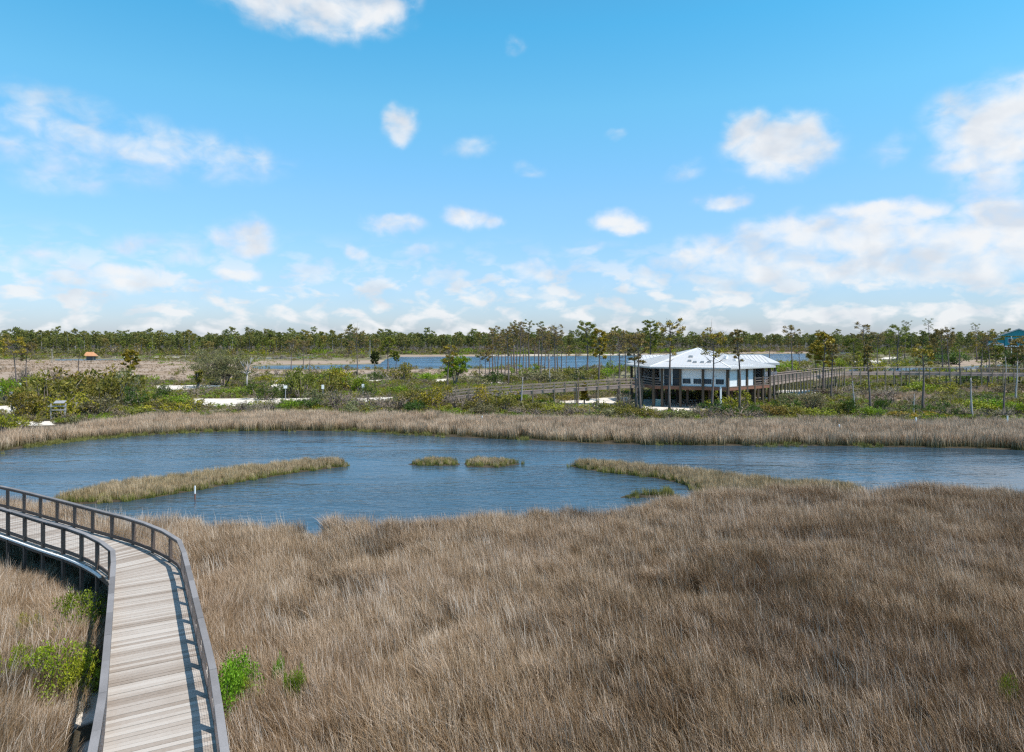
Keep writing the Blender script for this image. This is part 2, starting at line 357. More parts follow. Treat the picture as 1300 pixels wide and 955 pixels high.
# ------------------------------------------------------------------ grass
def tuft_mesh(name, n, rad, lmin, lmax, w, lean, droop, r):
    """n curved blades rooted in a disc, leaning to local -x."""
    a = r.random(n) * 6.283; q = np.sqrt(r.random(n)) * rad
    root = np.c_[np.cos(a) * q, np.sin(a) * q, np.full(n, -.05)]
    Ln = lmin + (lmax - lmin) * r.random(n)
    la = r.normal(0, .75, n) + math.pi; lm = np.abs(r.normal(lean, lean * .55, n))
    dr = np.c_[np.cos(la), np.sin(la), np.zeros(n)]
    side = np.c_[-np.sin(la + r.normal(0, .9, n)), np.cos(la + r.normal(0, .9, n)), np.zeros(n)]
    ts = np.array([0, .34, .68, 1.0]); Vs = []; T = []
    pts = [root + np.c_[np.zeros((n, 2)), Ln * t * (1 - .25 * lm * t)] + dr * (Ln * lm * (t * .35 + droop * t * t))[:, None] for t in ts]
    ws = [w * k for k in (1.0, .9, .65, .12)]
    for k in range(3):
        Vs.append(np.stack([pts[k] - side * ws[k] / 2, pts[k] + side * ws[k] / 2, pts[k + 1] + side * ws[k + 1] / 2, pts[k + 1] - side * ws[k + 1] / 2], 1))
        T.append(np.tile([ts[k], ts[k], ts[k + 1], ts[k + 1]], (n, 1)))
    V = np.stack(Vs, 1).reshape(-1, 3); t = np.stack(T, 1).reshape(-1)
    # weld each blade's segments so that a blade is one island
    me = bpy.data.meshes.new(name)
    v8 = np.empty((n, 8, 3)); 
    for k in range(4):
        v8[:, 2 * k] = pts[k] - side * ws[k] / 2; v8[:, 2 * k + 1] = pts[k] + side * ws[k] / 2
    f = np.array([[0, 1, 3, 2], [2, 3, 5, 4], [4, 5, 7, 6]])
    fi = (np.arange(n)[:, None, None] * 8 + f[None]).reshape(-1)
    me.vertices.add(n * 8); me.vertices.foreach_set('co', v8.astype(np.float32).ravel())
    me.loops.add(len(fi)); me.loops.foreach_set('vertex_index', fi.astype(np.int32))
    me.polygons.add(len(fi) // 4); me.polygons.foreach_set('loop_start', np.arange(len(fi) // 4, dtype=np.int32) * 4)
    me.update(calc_edges=True)
    at = me.attributes.new('t', 'FLOAT', 'POINT'); at.data.foreach_set('value', np.tile(np.repeat(ts, 2), n).astype(np.float32))
    return me
def proto_col(name, objs_fn):
    c = bpy.data.collections.new(name); objs_fn(c); return c
def scatter(name, P, z, rz, sc, col, label, cat, nvar, tint=None, kind='stuff'):
    me = bpy.data.meshes.new(name); n = len(P)
    me.vertices.add(n); me.vertices.foreach_set('co', np.c_[P, z].astype(np.float32).ravel())
    for k, v, ty in (('rz', rz, 'FLOAT'), ('sc', sc, 'FLOAT'), ('pick', rng.integers(0, nvar, n), 'INT')):
        at = me.attributes.new(k, ty, 'POINT'); at.data.foreach_set('value', np.ascontiguousarray(v, np.int32 if ty == 'INT' else np.float32))
    o = bpy.data.objects.new(name, me); C.objects.link(o)
    ng = bpy.data.node_groups.new(name, 'GeometryNodeTree')
    ng.interface.new_socket('Geometry', in_out='INPUT', socket_type='NodeSocketGeometry'); ng.interface.new_socket('Geometry', in_out='OUTPUT', socket_type='NodeSocketGeometry')
    N, L = ng.nodes, ng.links
    gi = N.new('NodeGroupInput'); go = N.new('NodeGroupOutput'); ip = N.new('GeometryNodeInstanceOnPoints'); ci = N.new('GeometryNodeCollectionInfo')
    ci.inputs['Collection'].default_value = col; ci.inputs['Separate Children'].default_value = True; ci.inputs['Reset Children'].default_value = True
    def named(k, ty):
        q = N.new('GeometryNodeInputNamedAttribute'); q.data_type = ty; q.inputs['Name'].default_value = k; return q.outputs['Attribute']
    cx = N.new('ShaderNodeCombineXYZ'); L.new(named('rz', 'FLOAT'), cx.inputs[2])
    L.new(gi.outputs[0], ip.inputs['Points']); L.new(ci.outputs[0], ip.inputs['Instance']); ip.inputs['Pick Instance'].default_value = True
    L.new(named('pick', 'INT'), ip.inputs['Instance Index']); L.new(cx.outputs[0], ip.inputs['Rotation'])
    sv = N.new('ShaderNodeCombineXYZ'); s_ = named('sc', 'FLOAT')
    for k in range(3): L.new(s_, sv.inputs[k])
    L.new(sv.outputs[0], ip.inputs['Scale']); L.new(ip.outputs[0], go.inputs[0])
    md = o.modifiers.new('scatter', 'NODES'); md.node_group = ng
    return tag(o, label, cat, None, kind)
def rush(c, m, n, rad, lo, hi, w, lean, droop, k=6):
    for i in range(k): link('rush_tuft', tuft_mesh('rush_tuft', n, rad, lo, hi, w, lean, droop, np.random.default_rng(i + 11)), m, None, c)
def sample(Q, dens, n=None):
    lo, hi = Q.min(0), Q.max(0); n = int((hi - lo).prod() * dens)
    p = lo + rng.random((n, 2)) * (hi - lo)
    return p[inside(p, Q)]
BWALK = []                                              # filled below: deck centreline, for thinning the grass beneath it
Rr = np.array([(-160, 30), (0, 60), (120, 85), (300, 130), (450, 170), (600, 205), (720, 250), (790, 290), (815, 310), (840, 400), (880, 560), (920, 720), (950, 840), (970, 935)]) / 3.537 + [0, 600]
Lr = np.array([(-160, 92), (0, 140), (150, 180), (300, 225), (400, 255), (450, 275), (490, 310), (508, 340), (508, 450), (490, 600), (475, 750), (455, 935)]) / 3.537 + [0, 600]
ZD, ZR = 1.7, 2.72
def smooth_line(p, step, it=2):
    p = np.array(p, float)
    for _ in range(it):
        q = np.empty((2 * len(p) - 2, 2)); q[0::2] = p[:-1] * .75 + p[1:] * .25; q[1::2] = p[:-1] * .25 + p[1:] * .75
        p = np.vstack([p[:1], q, p[-1:]])
    s = np.r_[0, np.cumsum(np.hypot(*np.diff(p, axis=0).T))]
    t = np.arange(0, s[-1], step)
    return np.c_[np.interp(t, s, p[:, 0]), np.interp(t, s, p[:, 1])]
rp = np.array([G(x, y, ZR) for x, y in Rr]); lp = np.array([G(x, y, ZR) for x, y in Lr])
lfine = smooth_line(np.vstack([lp, lp[-1] + (lp[-1] - lp[-2]) * 1.2]), .1)
mid = []
for q in rp[1:]:
    k = np.argmin(np.hypot(*(lfine - q).T)); v = lfine[k] - q; v = v / np.hypot(*v); mid.append(q + v * 1.0)
mid = [np.array(mid[0]) + np.array([-16.0, 8.6])] + [np.array(mid[0]) + np.array([-8.0, 4.4])] + mid + [mid[-1] + np.array([2.3, -4.6]), mid[-1] + np.array([4.7, -9.6])]
cl = smooth_line(mid, .15, 3)
tg = np.gradient(cl, axis=0); tg /= np.hypot(*tg.T)[:, None]
nm = np.c_[-tg[:, 1], tg[:, 0]]                         # to the outer (lake) side
if (nm[len(nm) // 2] @ np.array([1, 1])) < 0: nm = -nm
HW = .99
def off(w): return cl + nm * w

# near marsh
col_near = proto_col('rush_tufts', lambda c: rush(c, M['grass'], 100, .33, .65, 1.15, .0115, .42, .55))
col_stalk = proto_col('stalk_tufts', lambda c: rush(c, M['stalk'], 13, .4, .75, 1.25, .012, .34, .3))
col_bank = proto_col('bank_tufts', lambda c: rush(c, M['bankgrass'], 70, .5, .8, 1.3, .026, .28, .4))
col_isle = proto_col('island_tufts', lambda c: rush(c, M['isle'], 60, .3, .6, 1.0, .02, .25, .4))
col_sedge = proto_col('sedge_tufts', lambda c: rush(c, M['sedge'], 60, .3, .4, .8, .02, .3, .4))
NEAR = np.array([(-14.5, 10.5), (14, 10.5), (26, 25), (48, 49), (24, 49), (20, 45), (-24, 45), (-30, 34), (-26, 24)])
p = sample(NEAR, 13)
s = sdist(p, POND)
for k in ('spit', 'clump', 'strip'): s = np.maximum(s, sdist(p, ISLES[k]) + .3)
k_ = s < -.25 + (vnoise(p, 1.1, 21) - .5) * 1.5
p = p[k_]; s = -s[k_]
cd = np.full(len(p), 9e9)
for q in cl[::4]: cd = np.minimum(cd, np.hypot(*(p - q - [-.35, .1]).T))
bare = np.clip(1.6 - np.hypot(p[:, 0] + 11.2, p[:, 1] - 17.6) / 1.1, 0, 1) + np.clip(1.5 - np.hypot(p[:, 0] + 9.6, p[:, 1] - 16.1) / .8, 0, 1)
hole = np.hypot((p[:, 0] - X(410, 33)) / 1.0, (p[:, 1] - 32.3) / 1.2) < 1
side = p[:, 0] < np.interp(p[:, 1], cl[::-1, 1], cl[::-1, 0])
keep = (rng.random(len(p)) > bare * .92) & ~hole & ~(side & (p[:, 1] < 23.5) & (cd < 1.75) & (rng.random(len(p)) < .85)) & ((cd > 1.0) | (rng.random(len(p)) < .12))
p = p[keep]; cd = cd[keep]; s = s[keep]
field = (vnoise(p, 5.5, 1) - .5) * 3.6 + (vnoise(p, 1.6, 2) - .5) * 1.8
leftish = np.clip((-p[:, 0] - 3) / 8, 0, 1)
rz = field * np.where(p[:, 0] > 1, .5, .9) + rng.normal(0, .3, len(p)) - leftish * (vnoise(p, 4, 8) * 2.6) + .25
sc = (.70 + .55 * vnoise(p, 2.1, 5)) * (.88 + .24 * rng.random(len(p))) * np.where(cd < 1.15, .72, 1.0)
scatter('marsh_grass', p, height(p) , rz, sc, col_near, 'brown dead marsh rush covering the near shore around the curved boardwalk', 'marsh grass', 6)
q_ = rng.random(len(p)) < .34
scatter('tall_stalks', p[q_] + rng.normal(0, .1, (q_.sum(), 2)), height(p[q_]), rz[q_] * .7, (.8 + .45 * rng.random(q_.sum())) * np.where(cd[q_] < 1.3, .6, 1), col_stalk, 'pale upright dead stalks standing over the brown marsh rush', 'marsh grass', 6)
# far bank
p = sample(BANK, 4.2); p = p[land_sd(p) > .9 * vnoise(p, 1.5, 22) - .1]
e = np.vstack([a_ + (b_ - a_) * t_ for a_, b_ in zip(POND[2:15], POND[3:16]) for t_ in np.linspace(0, 1, 90)]) + rng.normal(0, .45, (13 * 90, 2))
e = e[(np.abs(e[:, 0]) < 75) & (vnoise(e, 3.5, 23) > .5)]
scatter('sedge_fringe', e, np.maximum(height(e), -.1), rng.random(len(e)) * 6.28, .25 + .38 * rng.random(len(e)), col_sedge, 'olive sedge fringe at the waterline of the far bank', 'grass fringe', 6)
scatter('bank_grass', p, height(p), rng.random(len(p)) * 6.28, (.75 + .5 * vnoise(p, 3.5, 5)) * (.85 + .3 * rng.random(len(p))), col_bank, 'pale straw coloured rush band along the far bank of the pond', 'marsh grass', 6)
for k, lab in (('strip', 'long narrow tongue of tan grass with green foot crossing the pond'), ('tuft_a', 'small tan grass islet, the left one of two in mid pond'), ('tuft_b', 'small green and tan grass islet, the right one of two in mid pond'),
               ('spit', 'olive grass spit running into the pond from the right marsh'), ('clump', 'green sedge clump standing in shallow water below the grass spit')):
    q = ISLES[k]; p = sample(q, 17); p = p[(sdist(p, q) > .55 * vnoise(p, .9, 24)) | (rng.random(len(p)) < .25)] + rng.normal(0, .08, (1, 2))
    green = k in ('clump',)
    p = p[sdist(p, POND) > -.2] if k in ('spit', 'clump') else p
    scatter('grass_islet', p, np.maximum(height(p), -.1), rng.random(len(p)) * 6.28, (.55 + .35 * rng.random(len(p))) * (.6 + .4 * np.clip(sdist(p, q) / .8, 0, 1)) * (.75 if 'tuft' in k else 1), col_sedge if green else col_isle, lab, 'grass islet', 6)
    if k != 'clump':
        e = p[(sdist(p, q) < .75) & (rng.random(len(p)) < .75)]
        scatter('sedge_fringe', e + rng.normal(0, .16, e.shape), np.maximum(height(e), -.08), rng.random(len(e)) * 6.28, .40 + .30 * rng.random(len(e)), col_sedge, 'green sedge fringe at the foot of the ' + {'strip': 'long tan grass tongue', 'tuft_a': 'left grass islet', 'tuft_b': 'right grass islet', 'spit': 'olive grass spit'}[k], 'grass fringe', 6)

# ------------------------------------------------------------------ plants: foliage builders
def leaves(cent, rad, n, size, r, aspect=2.2, flat=1.0):
    """n rhombic leaves spread round each clump centre."""
    V = []
    for c, q in zip(cent, rad):
        k = max(4, int(n * (q / np.mean(rad)) ** 2))
        d = r.normal(0, 1, (k, 3)); d /= np.linalg.norm(d, axis=1)[:, None]
        p = c + d * (q * r.random(k) ** .45)[:, None] * [1, 1, flat]
        a = r.normal(0, 1, (k, 3)) + d * .8 + [0, 0, .3]; a /= np.linalg.norm(a, axis=1)[:, None]
        b = np.cross(a, r.normal(0, 1, (k, 3))); b /= np.linalg.norm(b, axis=1)[:, None] + 1e-9
        l = size * (.6 + .8 * r.random(k))[:, None]; w = l / aspect
        V.append(np.stack([p - a * l / 2, p + b * w / 2, p + a * l / 2, p - b * w / 2], 1))
    return np.concatenate(V).reshape(-1, 3)
def bush_meshes(seed, n=26, per=46, size=.085, h=1.0, bare=False):
    """A bush of unit radius: clumps on twigs, plus its stems."""
    r = np.random.default_rng(seed); m = MB(); cent = []; rad = []
    nl = 4 + seed % 4
    lobes = [(r.normal(0, .42), r.normal(0, .42), .55 + .4 * r.random()) for _ in range(nl)]
    for i in range(n):
        lx, ly, lh = lobes[i % nl]
        a = r.random() * 6.283; e = r.random() ** .7
        q = .5 * math.sqrt(1 - e * e * .8)
        c = np.array([lx + math.cos(a) * q, ly + math.sin(a) * q, max(.1, h * lh * (.18 + .85 * e))])
        cent.append(c); rad.append(.15 + .14 * r.random())
        b = np.array([lx * .35, ly * .35, -.1]); k = (b + c) / 2 + r.normal(0, .06, 3)
        m.tube([b, k, c], [.028, .018, .008], 4)
        if bare:
            for _ in range(5):
                t = c + r.normal(0, .22, 3); t[2] = max(t[2], .1)
                m.tube([k, (k + t) / 2 + r.normal(0, .03, 3), t], [.013, .01, .005], 3)
    return quads('foliage', leaves(cent, rad, per if not bare else int(per * .35), size, r)), m.mesh('stems')
BUSH = [bush_meshes(i, n=24 + 4 * (i % 3), per=44, size=.11) for i in range(6)]
BARE = [bush_meshes(20 + i, n=22, per=44, size=.10, bare=True) for i in range(3)]
FINE = [bush_meshes(40 + i, n=70, per=130, size=.062) for i in range(3)]
WISP = [bush_meshes(50 + i, n=46, per=52, size=.07) for i in range(3)]
COLS = {'bright green': (.19, .27, .014), 'olive': (.19, .175, .03), 'dark green': (.06, .105, .014), 'yellow-green': (.28, .27, .022), 'grey-green': (.20, .195, .095), 'golden': (.30, .25, .022), 'grey twiggy': (.25, .20, .14), 'vivid green': (.15, .33, .016)}
for k in BUSH + BARE + FINE + WISP:
    k[0].materials.append(M['leaf']); k[1].materials.append(M['twig'])
def bush(x, y, w, h, colour, label, group=None, fine=False, z=None, name='bush'):
    src = (FINE if 'leafy' in label else WISP) if fine else (BARE if colour == 'grey twiggy' else BUSH)
    f, s = src[int(rng.integers(len(src)))]
    o = empty(name, (x, y, height(np.array([[x, y]]))[0] - .05 if z is None else z), rng.random() * 6.28)
    o.scale = (w / 1.7, w / 1.7, h / 1.0)
    c = np.array(COLS[colour]) * (.85 + .3 * rng.random()) * (1 + rng.normal(0, .06, 3))
    a = link('foliage', f, None, o); a.color = (*c, 1); link('stems', s, None, o)
    return tag(o, label, 'bush', group)

def pine_meshes(h, w, style, seed):
    """Pine of height h and crown width w. full: thick green; thin: half-dead flat top; dead: bare; far: cheap."""
    r = np.random.default_rng(seed); m = MB()
    bend = r.normal(0, .02 * h, 2); tops = np.array([bend[0], bend[1], h])
    def at(t): return np.array([bend[0] * t * t + .012 * h * math.sin(5 * t + seed), bend[1] * t * t, h * t])
    r0 = (.07 + .011 * h) * (1 if style in ('far', 'thin') else 1.2); K = 8
    ts = np.linspace(0, 1, K)
    top_r = .3 if style == 'dead' else .18
    m.tube([at(t) - ([0, 0, .4] if t == 0 else [0, 0, 0]) for t in ts], [r0 * (1 - t * (1 - top_r)) for t in ts], 7 if style != 'far' else 5)
    cent = []; rad = []
    lo = {'full': .42, 'thin': .62, 'dead': .45, 'far': .34 + .03 * (seed % 6), 'sapling': .12, 'flat': .72}[style]
    nl = {'full': 26, 'thin': 20, 'dead': 9, 'far': 13, 'sapling': 26, 'flat': 12}[style]
    for i in range(nl):
        t = lo + (1 - lo) * ((i + .5) / nl) ** .8
        u = (t - lo) / (1 - lo)
        prof = {'full': .35 + .65 * math.sin(math.pi * (.2 + .68 * u)), 'thin': .35 + .65 * math.sin(math.pi * (.15 + .6 * u)), 'dead': .8 - .5 * u, 'far': .4 + .6 * math.sin(math.pi * (.2 + .66 * u)), 'sapling': 1.05 - .8 * u, 'flat': .55 + .45 * u}[style]
        a = i * 2.4 + r.normal(0, .4); l = w / 2 * prof * (.65 + .5 * r.random())
        b = at(t); e = b + np.array([math.cos(a) * l, math.sin(a) * l, l * (.25 + .3 * r.random()) if style != 'dead' else l * r.normal(.15, .5)])
        k = (b + e) / 2 + np.array([0, 0, -.06 * l])
        if style != 'far' or i % 3 == 0: m.tube([b, k, e], [r0 * .3, r0 * .2, r0 * .08], 4)
        if style in ('thin', 'dead') :
            for _ in range(3):
                g = e + r.normal(0, .28 * l + .1, 3); m.tube([k, (k + g) / 2 + r.normal(0, .06, 3), g], [r0 * .14, r0 * .1, r0 * .05], 3)
        if style == 'dead': continue
        if style == 'thin' and r.random() < .3 and u < .7: continue
        q = .16 + .11 * w * (.6 + .5 * r.random()) if style != 'far' else .17 * w * (.8 + .6 * r.random())
        cent.append(e); rad.append(q)
        if style in ('full', 'sapling'): cent.append((k + e) / 2 + r.normal(0, .12, 3)); rad.append(q * .85)
        if style == 'far': cent.append((b + e) / 2 + [0, 0, .2]); rad.append(q * .8)
    if style == 'thin':
        for _ in range(3):
            b = at(.35 + .3 * r.random()); a = r.random() * 6.28; e = b + np.array([math.cos(a), math.sin(a), r.normal(.1, .3)]) * (.4 + .5 * r.random())
            m.tube([b, e], [r0 * .22, r0 * .06], 4)
    if style != 'dead': cent.append(tops - [0, 0, .15]); rad.append(rad[-1])
    lf = None
    if cent:
        n, sz, asp = {'full': (60, .40, 2.6), 'thin': (52, .31, 2.8), 'far': (24, .8, 1.7), 'sapling': (46, .26, 2.6), 'flat': (50, .32, 3)}[style]
        lf = quads('crown', leaves(cent, rad, n, sz, r, asp, .85 if style == 'far' else .62))
        lf.materials.append(M['needle'])
    return m, lf
PCOL = {'full': (.165, .19, .022), 'thin': (.215, .165, .05), 'gold': (.27, .21, .02), 'far': (.155, .178, .045), 'sapling': (.14, .22, .02), 'flat': (.14, .155, .026), 'dark': (.055, .07, .014)}
SEED = [100]
def gx(x, y): return float(height(np.array([[x, y]]))[0])
def pine(px, by, ty, wpx, style, label, colour=None, group=None, dead_pale=False, name=None):
    d = F * 9.2 / (by - YH); x = X(px, d); z0 = gx(x, d)
    h = Z(ty, d) - z0; SEED[0] += 1
    m, lf = pine_meshes(h, wpx * d / F, style, SEED[0])
    o = empty(name or ('dead_tree' if style == 'dead' else 'pine_tree'), (x, d, z0), 0)
    tag(o, label, 'tree', group)
    m.build('trunk', M['deadbark'] if dead_pale else M['bark'], o, smooth=True)
    if lf is not None:
        c = np.array(PCOL[colour or style]) * (.88 + .24 * rng.random())
        link('crown', lf, None, o).color = (*c, 1)
    return o

ORD = 'first second third fourth fifth sixth seventh eighth ninth tenth eleventh twelfth thirteenth fourteenth fifteenth sixteenth seventeenth eighteenth nineteenth twentieth'.split()
# single trees of the middle ground: (px, base row, top row, crown width px, style, label, colour)
for a in [
 (20, 500, 433, 26, 'thin', 'leaning thin pine with dark clumped crown at the far left', 'gold'),
 (33, 498, 438, 16, 'thin', 'sparse grey pine just right of the dark clumped pine at far left', None),
 (100, 482, 446, 17, 'flat', 'small flat topped pine behind the big olive thicket at left', None),
 (165, 488, 447, 18, 'full', 'small bushy pine rising from the right end of the big olive thicket', 'gold'),
 (370, 470, 433, 16, 'thin', 'thin pine left of two slim pines before the narrow lake arm', None),
 (385, 468, 434, 14, 'thin', 'slim pine with open crown before the narrow lake arm', None),
 (453, 476, 423, 27, 'thin', 'tall pine with broad orange-brown crown left of the green lakeside pine', 'thin'),
 (492, 472, 430, 18, 'full', 'fresh green pine standing at the left end of the blue lake', None),
 (476, 474, 448, 10, 'full', 'stubby dark pine under the fresh green lakeside pine', 'dark'),
 (569, 508, 441, 17, 'thin', 'slender pine with rusty top before the green oak sapling', 'gold'),
 (503, 468, 447, 8, 'full', 'tiny green pine at the lake shore right of the fresh green pine', None),
 (746, 474, 411, 24, 'full', 'tallest deep green pine on the lake shore, left of the pavilion', None),
 (760, 484, 420, 18, 'full', 'yellow-green pine just right of the tallest lake shore pine', 'gold'),
 (731, 472, 437, 15, 'flat', 'short flat pine left of the tallest lake shore pine', None),
 (713, 476, 438, 15, 'flat', 'small mop-headed pine between the pine clump and the tallest pine', None),
 (742, 512, 489, 9, 'sapling', 'pine sapling in front of the left ramp railing', 'gold'),
 (775, 470, 440, 12, 'thin', 'weak pine on the shore left of the brown pines by the pavilion', None),
 (786, 509, 424, 22, 'thin', 'brown pine left of the pair that stands at the pavilion corner', None),
 (794, 486, 428, 18, 'thin', 'thin greyish pine between the brown pines left of the pavilion', None),
 (807, 520, 427, 18, 'thin', 'curved brown pine nearest the left corner of the pavilion', None),
 (812, 524, 426, 20, 'thin', 'straight brown pine beside the curved pine at the pavilion corner', None),
 (827, 477, 409, 22, 'full', 'tall pine with dark flat green top behind the left end of the pavilion', None),
 (851, 523, 411, 30, 'thin', 'tall pine with golden brown crown before the left side of the pavilion', 'gold'),
 (905, 524, 425, 32, 'thin', 'pine with golden spreading crown before the pavilion roof ridge', 'gold'),
 (939, 522.5, 421, 14, 'thin', 'nearly bare pine crossing the right side of the pavilion roof', None),
 (1005, 488, 416, 20, 'thin', 'twiggy brown pine above the bend ramp right of the pavilion', None),
 (1015, 470, 441, 14, 'thin', 'thin pine with small crown at the right end of the blue lake', None),
 (1036, 474, 437, 20, 'full', 'olive pine left of the windswept pine at the footbridge bend', 'gold'),
 (1046, 499, 425, 24, 'full', 'windswept flag shaped pine at the bend of the footbridge', 'gold'),
 (1056, 508, 438, 10, 'thin', 'mostly bare pine just right of the windswept pine', None),
 (1084, 466, 432, 22, 'full', 'two-tone green pine behind the footbridge right of its bend', None),
 (1097, 482, 413, 16, 'thin', 'tall spindly pine passing the footbridge rail right of its bend', None),
 (1104, 524, 440, 8, 'thin', 'tall dark pole pine in the scrub before the footbridge', None),
 (1114, 470, 425, 18, 'thin', 'grey green pine behind the footbridge beside the tall spindly pine', None),
 (1140, 468, 416, 29, 'full', 'broad green pine behind the footbridge, widest of those at right', 'full'),
 (1149, 456, 409, 14, 'flat', 'high flat topped pine above the broad green pine at right', None),
 (1172, 521, 443, 26, 'flat', 'dark trunked pine with low golden crown before the footbridge', 'gold'),
 (1180, 456, 407, 13, 'flat', 'lone umbrella pine rising highest over the right tree line', None),
 (1196, 470, 422, 26, 'full', 'soft green pine behind the footbridge right of the golden pine', 'thin'),
 (1205, 482, 418, 16, 'thin', 'slim pine passing the footbridge right of the soft green pine', None),
 (1240, 458, 412, 11, 'flat', 'small umbrella pine on the skyline left of the teal house', None),
 (1246, 487, 424, 24, 'thin', 'golden topped pine left of the teal house', 'gold'),
 (1256, 489, 430, 16, 'thin', 'thin dark pine between the golden topped pine and the teal house', None),
 (1264, 470, 440, 16, 'full', 'short green pine just left of the teal house stilts', None),
 (1129, 462, 425, 16, 'thin', 'thin pine left of the broad green pine behind the footbridge', None),
 (1219, 494, 443, 5, 'dead', 'dark bare trunk leaning before the footbridge right of the golden pine', None),
 (1234, 528, 480, 4, 'dead', 'straight pale dead trunk in the scrub before the right footbridge', None),
 (1275, 525, 473, 5, 'dead', 'dark dead trunk in the scrub, nearest the right footbridge end', None),
 (1290, 509, 459, 10, 'dead', 'twisted dead snag at the right edge before the footbridge', None),
 (1277, 482, 453, 4, 'dead', 'thin dead pole at the footbridge rail left of the twisted snag', None),
 (1084, 522, 484, 4, 'dead', 'thin pale dead pole in the scrub left of the tall dark pole pine', None),
 (983, 513, 474, 4, 'dead', 'dark broken trunk in front of the ramp right of the pavilion', None),
 (977, 466, 436, 16, 'dead', 'bare twiggy tree behind the right wing of the pavilion', None),
 (662.5, 519, 479, 4, 'dead', 'broken post-like trunk before the low part of the left ramp', None),
 (734, 514, 482, 3, 'dead', 'thin bare trunk before the middle of the left ramp', None),
 (66, 460, 443, 3, 'dead', 'pale snag in the meadow far left of the orange roofed hut', None),
 (58, 482, 470, 3, 'dead', 'short pale stump on the meadow edge above the big olive thicket', None),
 (393, 472, 456, 5, 'dead', 'small bare tree on the shore before the narrow lake arm', None),
 (698, 487, 452, 7, 'dead', 'pale snag at the right end of the lakeside pine clump', None),
 (470, 455, 432, 4, 'dead', 'white snag at the far tree line above the narrow lake arm', None),
 (1160, 524, 500, 3, 'dead', 'thin pale stick trunk left of the dark trunked golden pine', None)]:
    px, by, ty, w, st, lab, colr = a
    pine(px, by, ty, w, st, lab, colr, dead_pale=any(k in lab for k in ('pale', 'white', 'twisted', 'post-like')))
# the clump of slim pines in front of the lake
CL = [(609, 477, 448, 13, 'flat'), (616, 478, 448, 10, 'thin'), (621, 475, 440, 9, 'thin'), (625, 474, 417, 11, 'thin'), (629, 472, 430, 10, 'thin'), (632.5, 477, 428, 11, 'thin'), (637, 474, 424, 10, 'thin'), (641, 480, 437, 12, 'thin'), (645, 489, 420, 11, 'thin'),
      (649, 478, 415, 12, 'thin'), (653, 473, 409, 12, 'flat'), (656.5, 475, 418, 10, 'thin'), (660, 478, 411, 11, 'thin'), (664, 474, 421, 11, 'thin'), (667.5, 472, 425, 10, 'thin'), (671, 474, 409, 11, 'flat'), (679, 471, 430, 10, 'thin'), (684.5, 473, 410, 10, 'flat'), (687.5, 482, 418, 13, 'thin'), (692, 470, 425, 10, 'thin'), (704, 481, 416, 15, 'thin'), (708, 480, 422, 14, 'thin'), (719, 471, 441, 10, 'thin'), (696, 472, 436, 8, 'thin')]
CL.sort()
for i, (px, by, ty, w, st) in enumerate(CL):
    n = ORD[i] if i < 20 else ('last', 'second last', 'third last', 'fourth last')[len(CL) - 1 - i]
    pine(px, by, ty, w * 1.25, st, f'{n} slim pine from the left in the clump before the blue lake', None, 'slim pines in the lakeside clump')

# broad trees: grey-olive oak, white dead tree, oak sapling
def oak(px, by, ty, wpx, colour, label, seed, dens=1.0, dead=False, name='oak_tree'):
    d = F * 9.2 / (by - YH); x = X(px, d); z0 = gx(x, d); h = Z(ty, d) - z0; w = wpx * d / F
    r = np.random.default_rng(seed); m = MB(); cent = []; rad = []
    nst = 5 if not dead else 1
    for i in range(nst):
        a = i * 6.283 / nst + r.normal(0, .3); b = np.array([0, 0, -.3]); rr = .16 if not dead else .22
        k = np.array([math.cos(a) * w * .12, math.sin(a) * w * .12, h * .35]) if not dead else np.array([.1, 0, h * .45])
        m.tube([b, b * .5 + k * .5, k], [rr, rr * .8, rr * .6], 7)
        for j in range(7):
            t = a + r.normal(0, .8) if not dead else j * .9 + r.normal(0, .3)
            e = np.array([math.cos(t) * w * (.2 + .28 * r.random()), math.sin(t) * w * (.2 + .28 * r.random()), h * (.45 + .5 * r.random())])
            q = (k + e) / 2 + r.normal(0, .05 * w, 3); m.tube([k, q, e], [rr * .55, rr * .38, rr * .15], 5)
            for _ in range(4):
                g = e + r.normal(0, .1 * w, 3); m.tube([q, (q + g) / 2, g], [rr * .25, rr * .17, rr * .06], 4)
                cent.append(g); rad.append(.06 * w + .25 * r.random())
            cent.append(e); rad.append(.075 * w + .2 * r.random())
    o = empty(name, (x, d, z0)); tag(o, label, 'tree')
    m.build('trunk', M['deadbark'] if dead else M['twig'], o, smooth=True)
    if not dead:
        lf = quads('crown', leaves(cent, rad, int(34 * dens), .24, r, 1.8, .75)); lf.materials.append(M['leaf'])
        link('crown', lf, None, o).color = (*COLS[colour], 1)
    return o
oak(284, 492, 454, 78, 'grey-green', 'wide grey-olive oak beside the white dead tree at left', 5, 2.8)
oak(313, 493, 453, 20, '', 'white barked dead tree with forked top leaning on the grey-olive oak', 6, dead=True, name='dead_tree')
oak(578, 490, 452, 30, 'bright green', 'bright green oak sapling on the shore before the blue lake', 7, 1.2)
oak(252, 497, 469, 8, 'olive', 'pale thin tree with a small leaf tuft on the sand strip at left', 8, .5)
oak(1290, 470, 447, 26, 'dark green', 'dark rounded tree under the teal house', 9, 1.1)

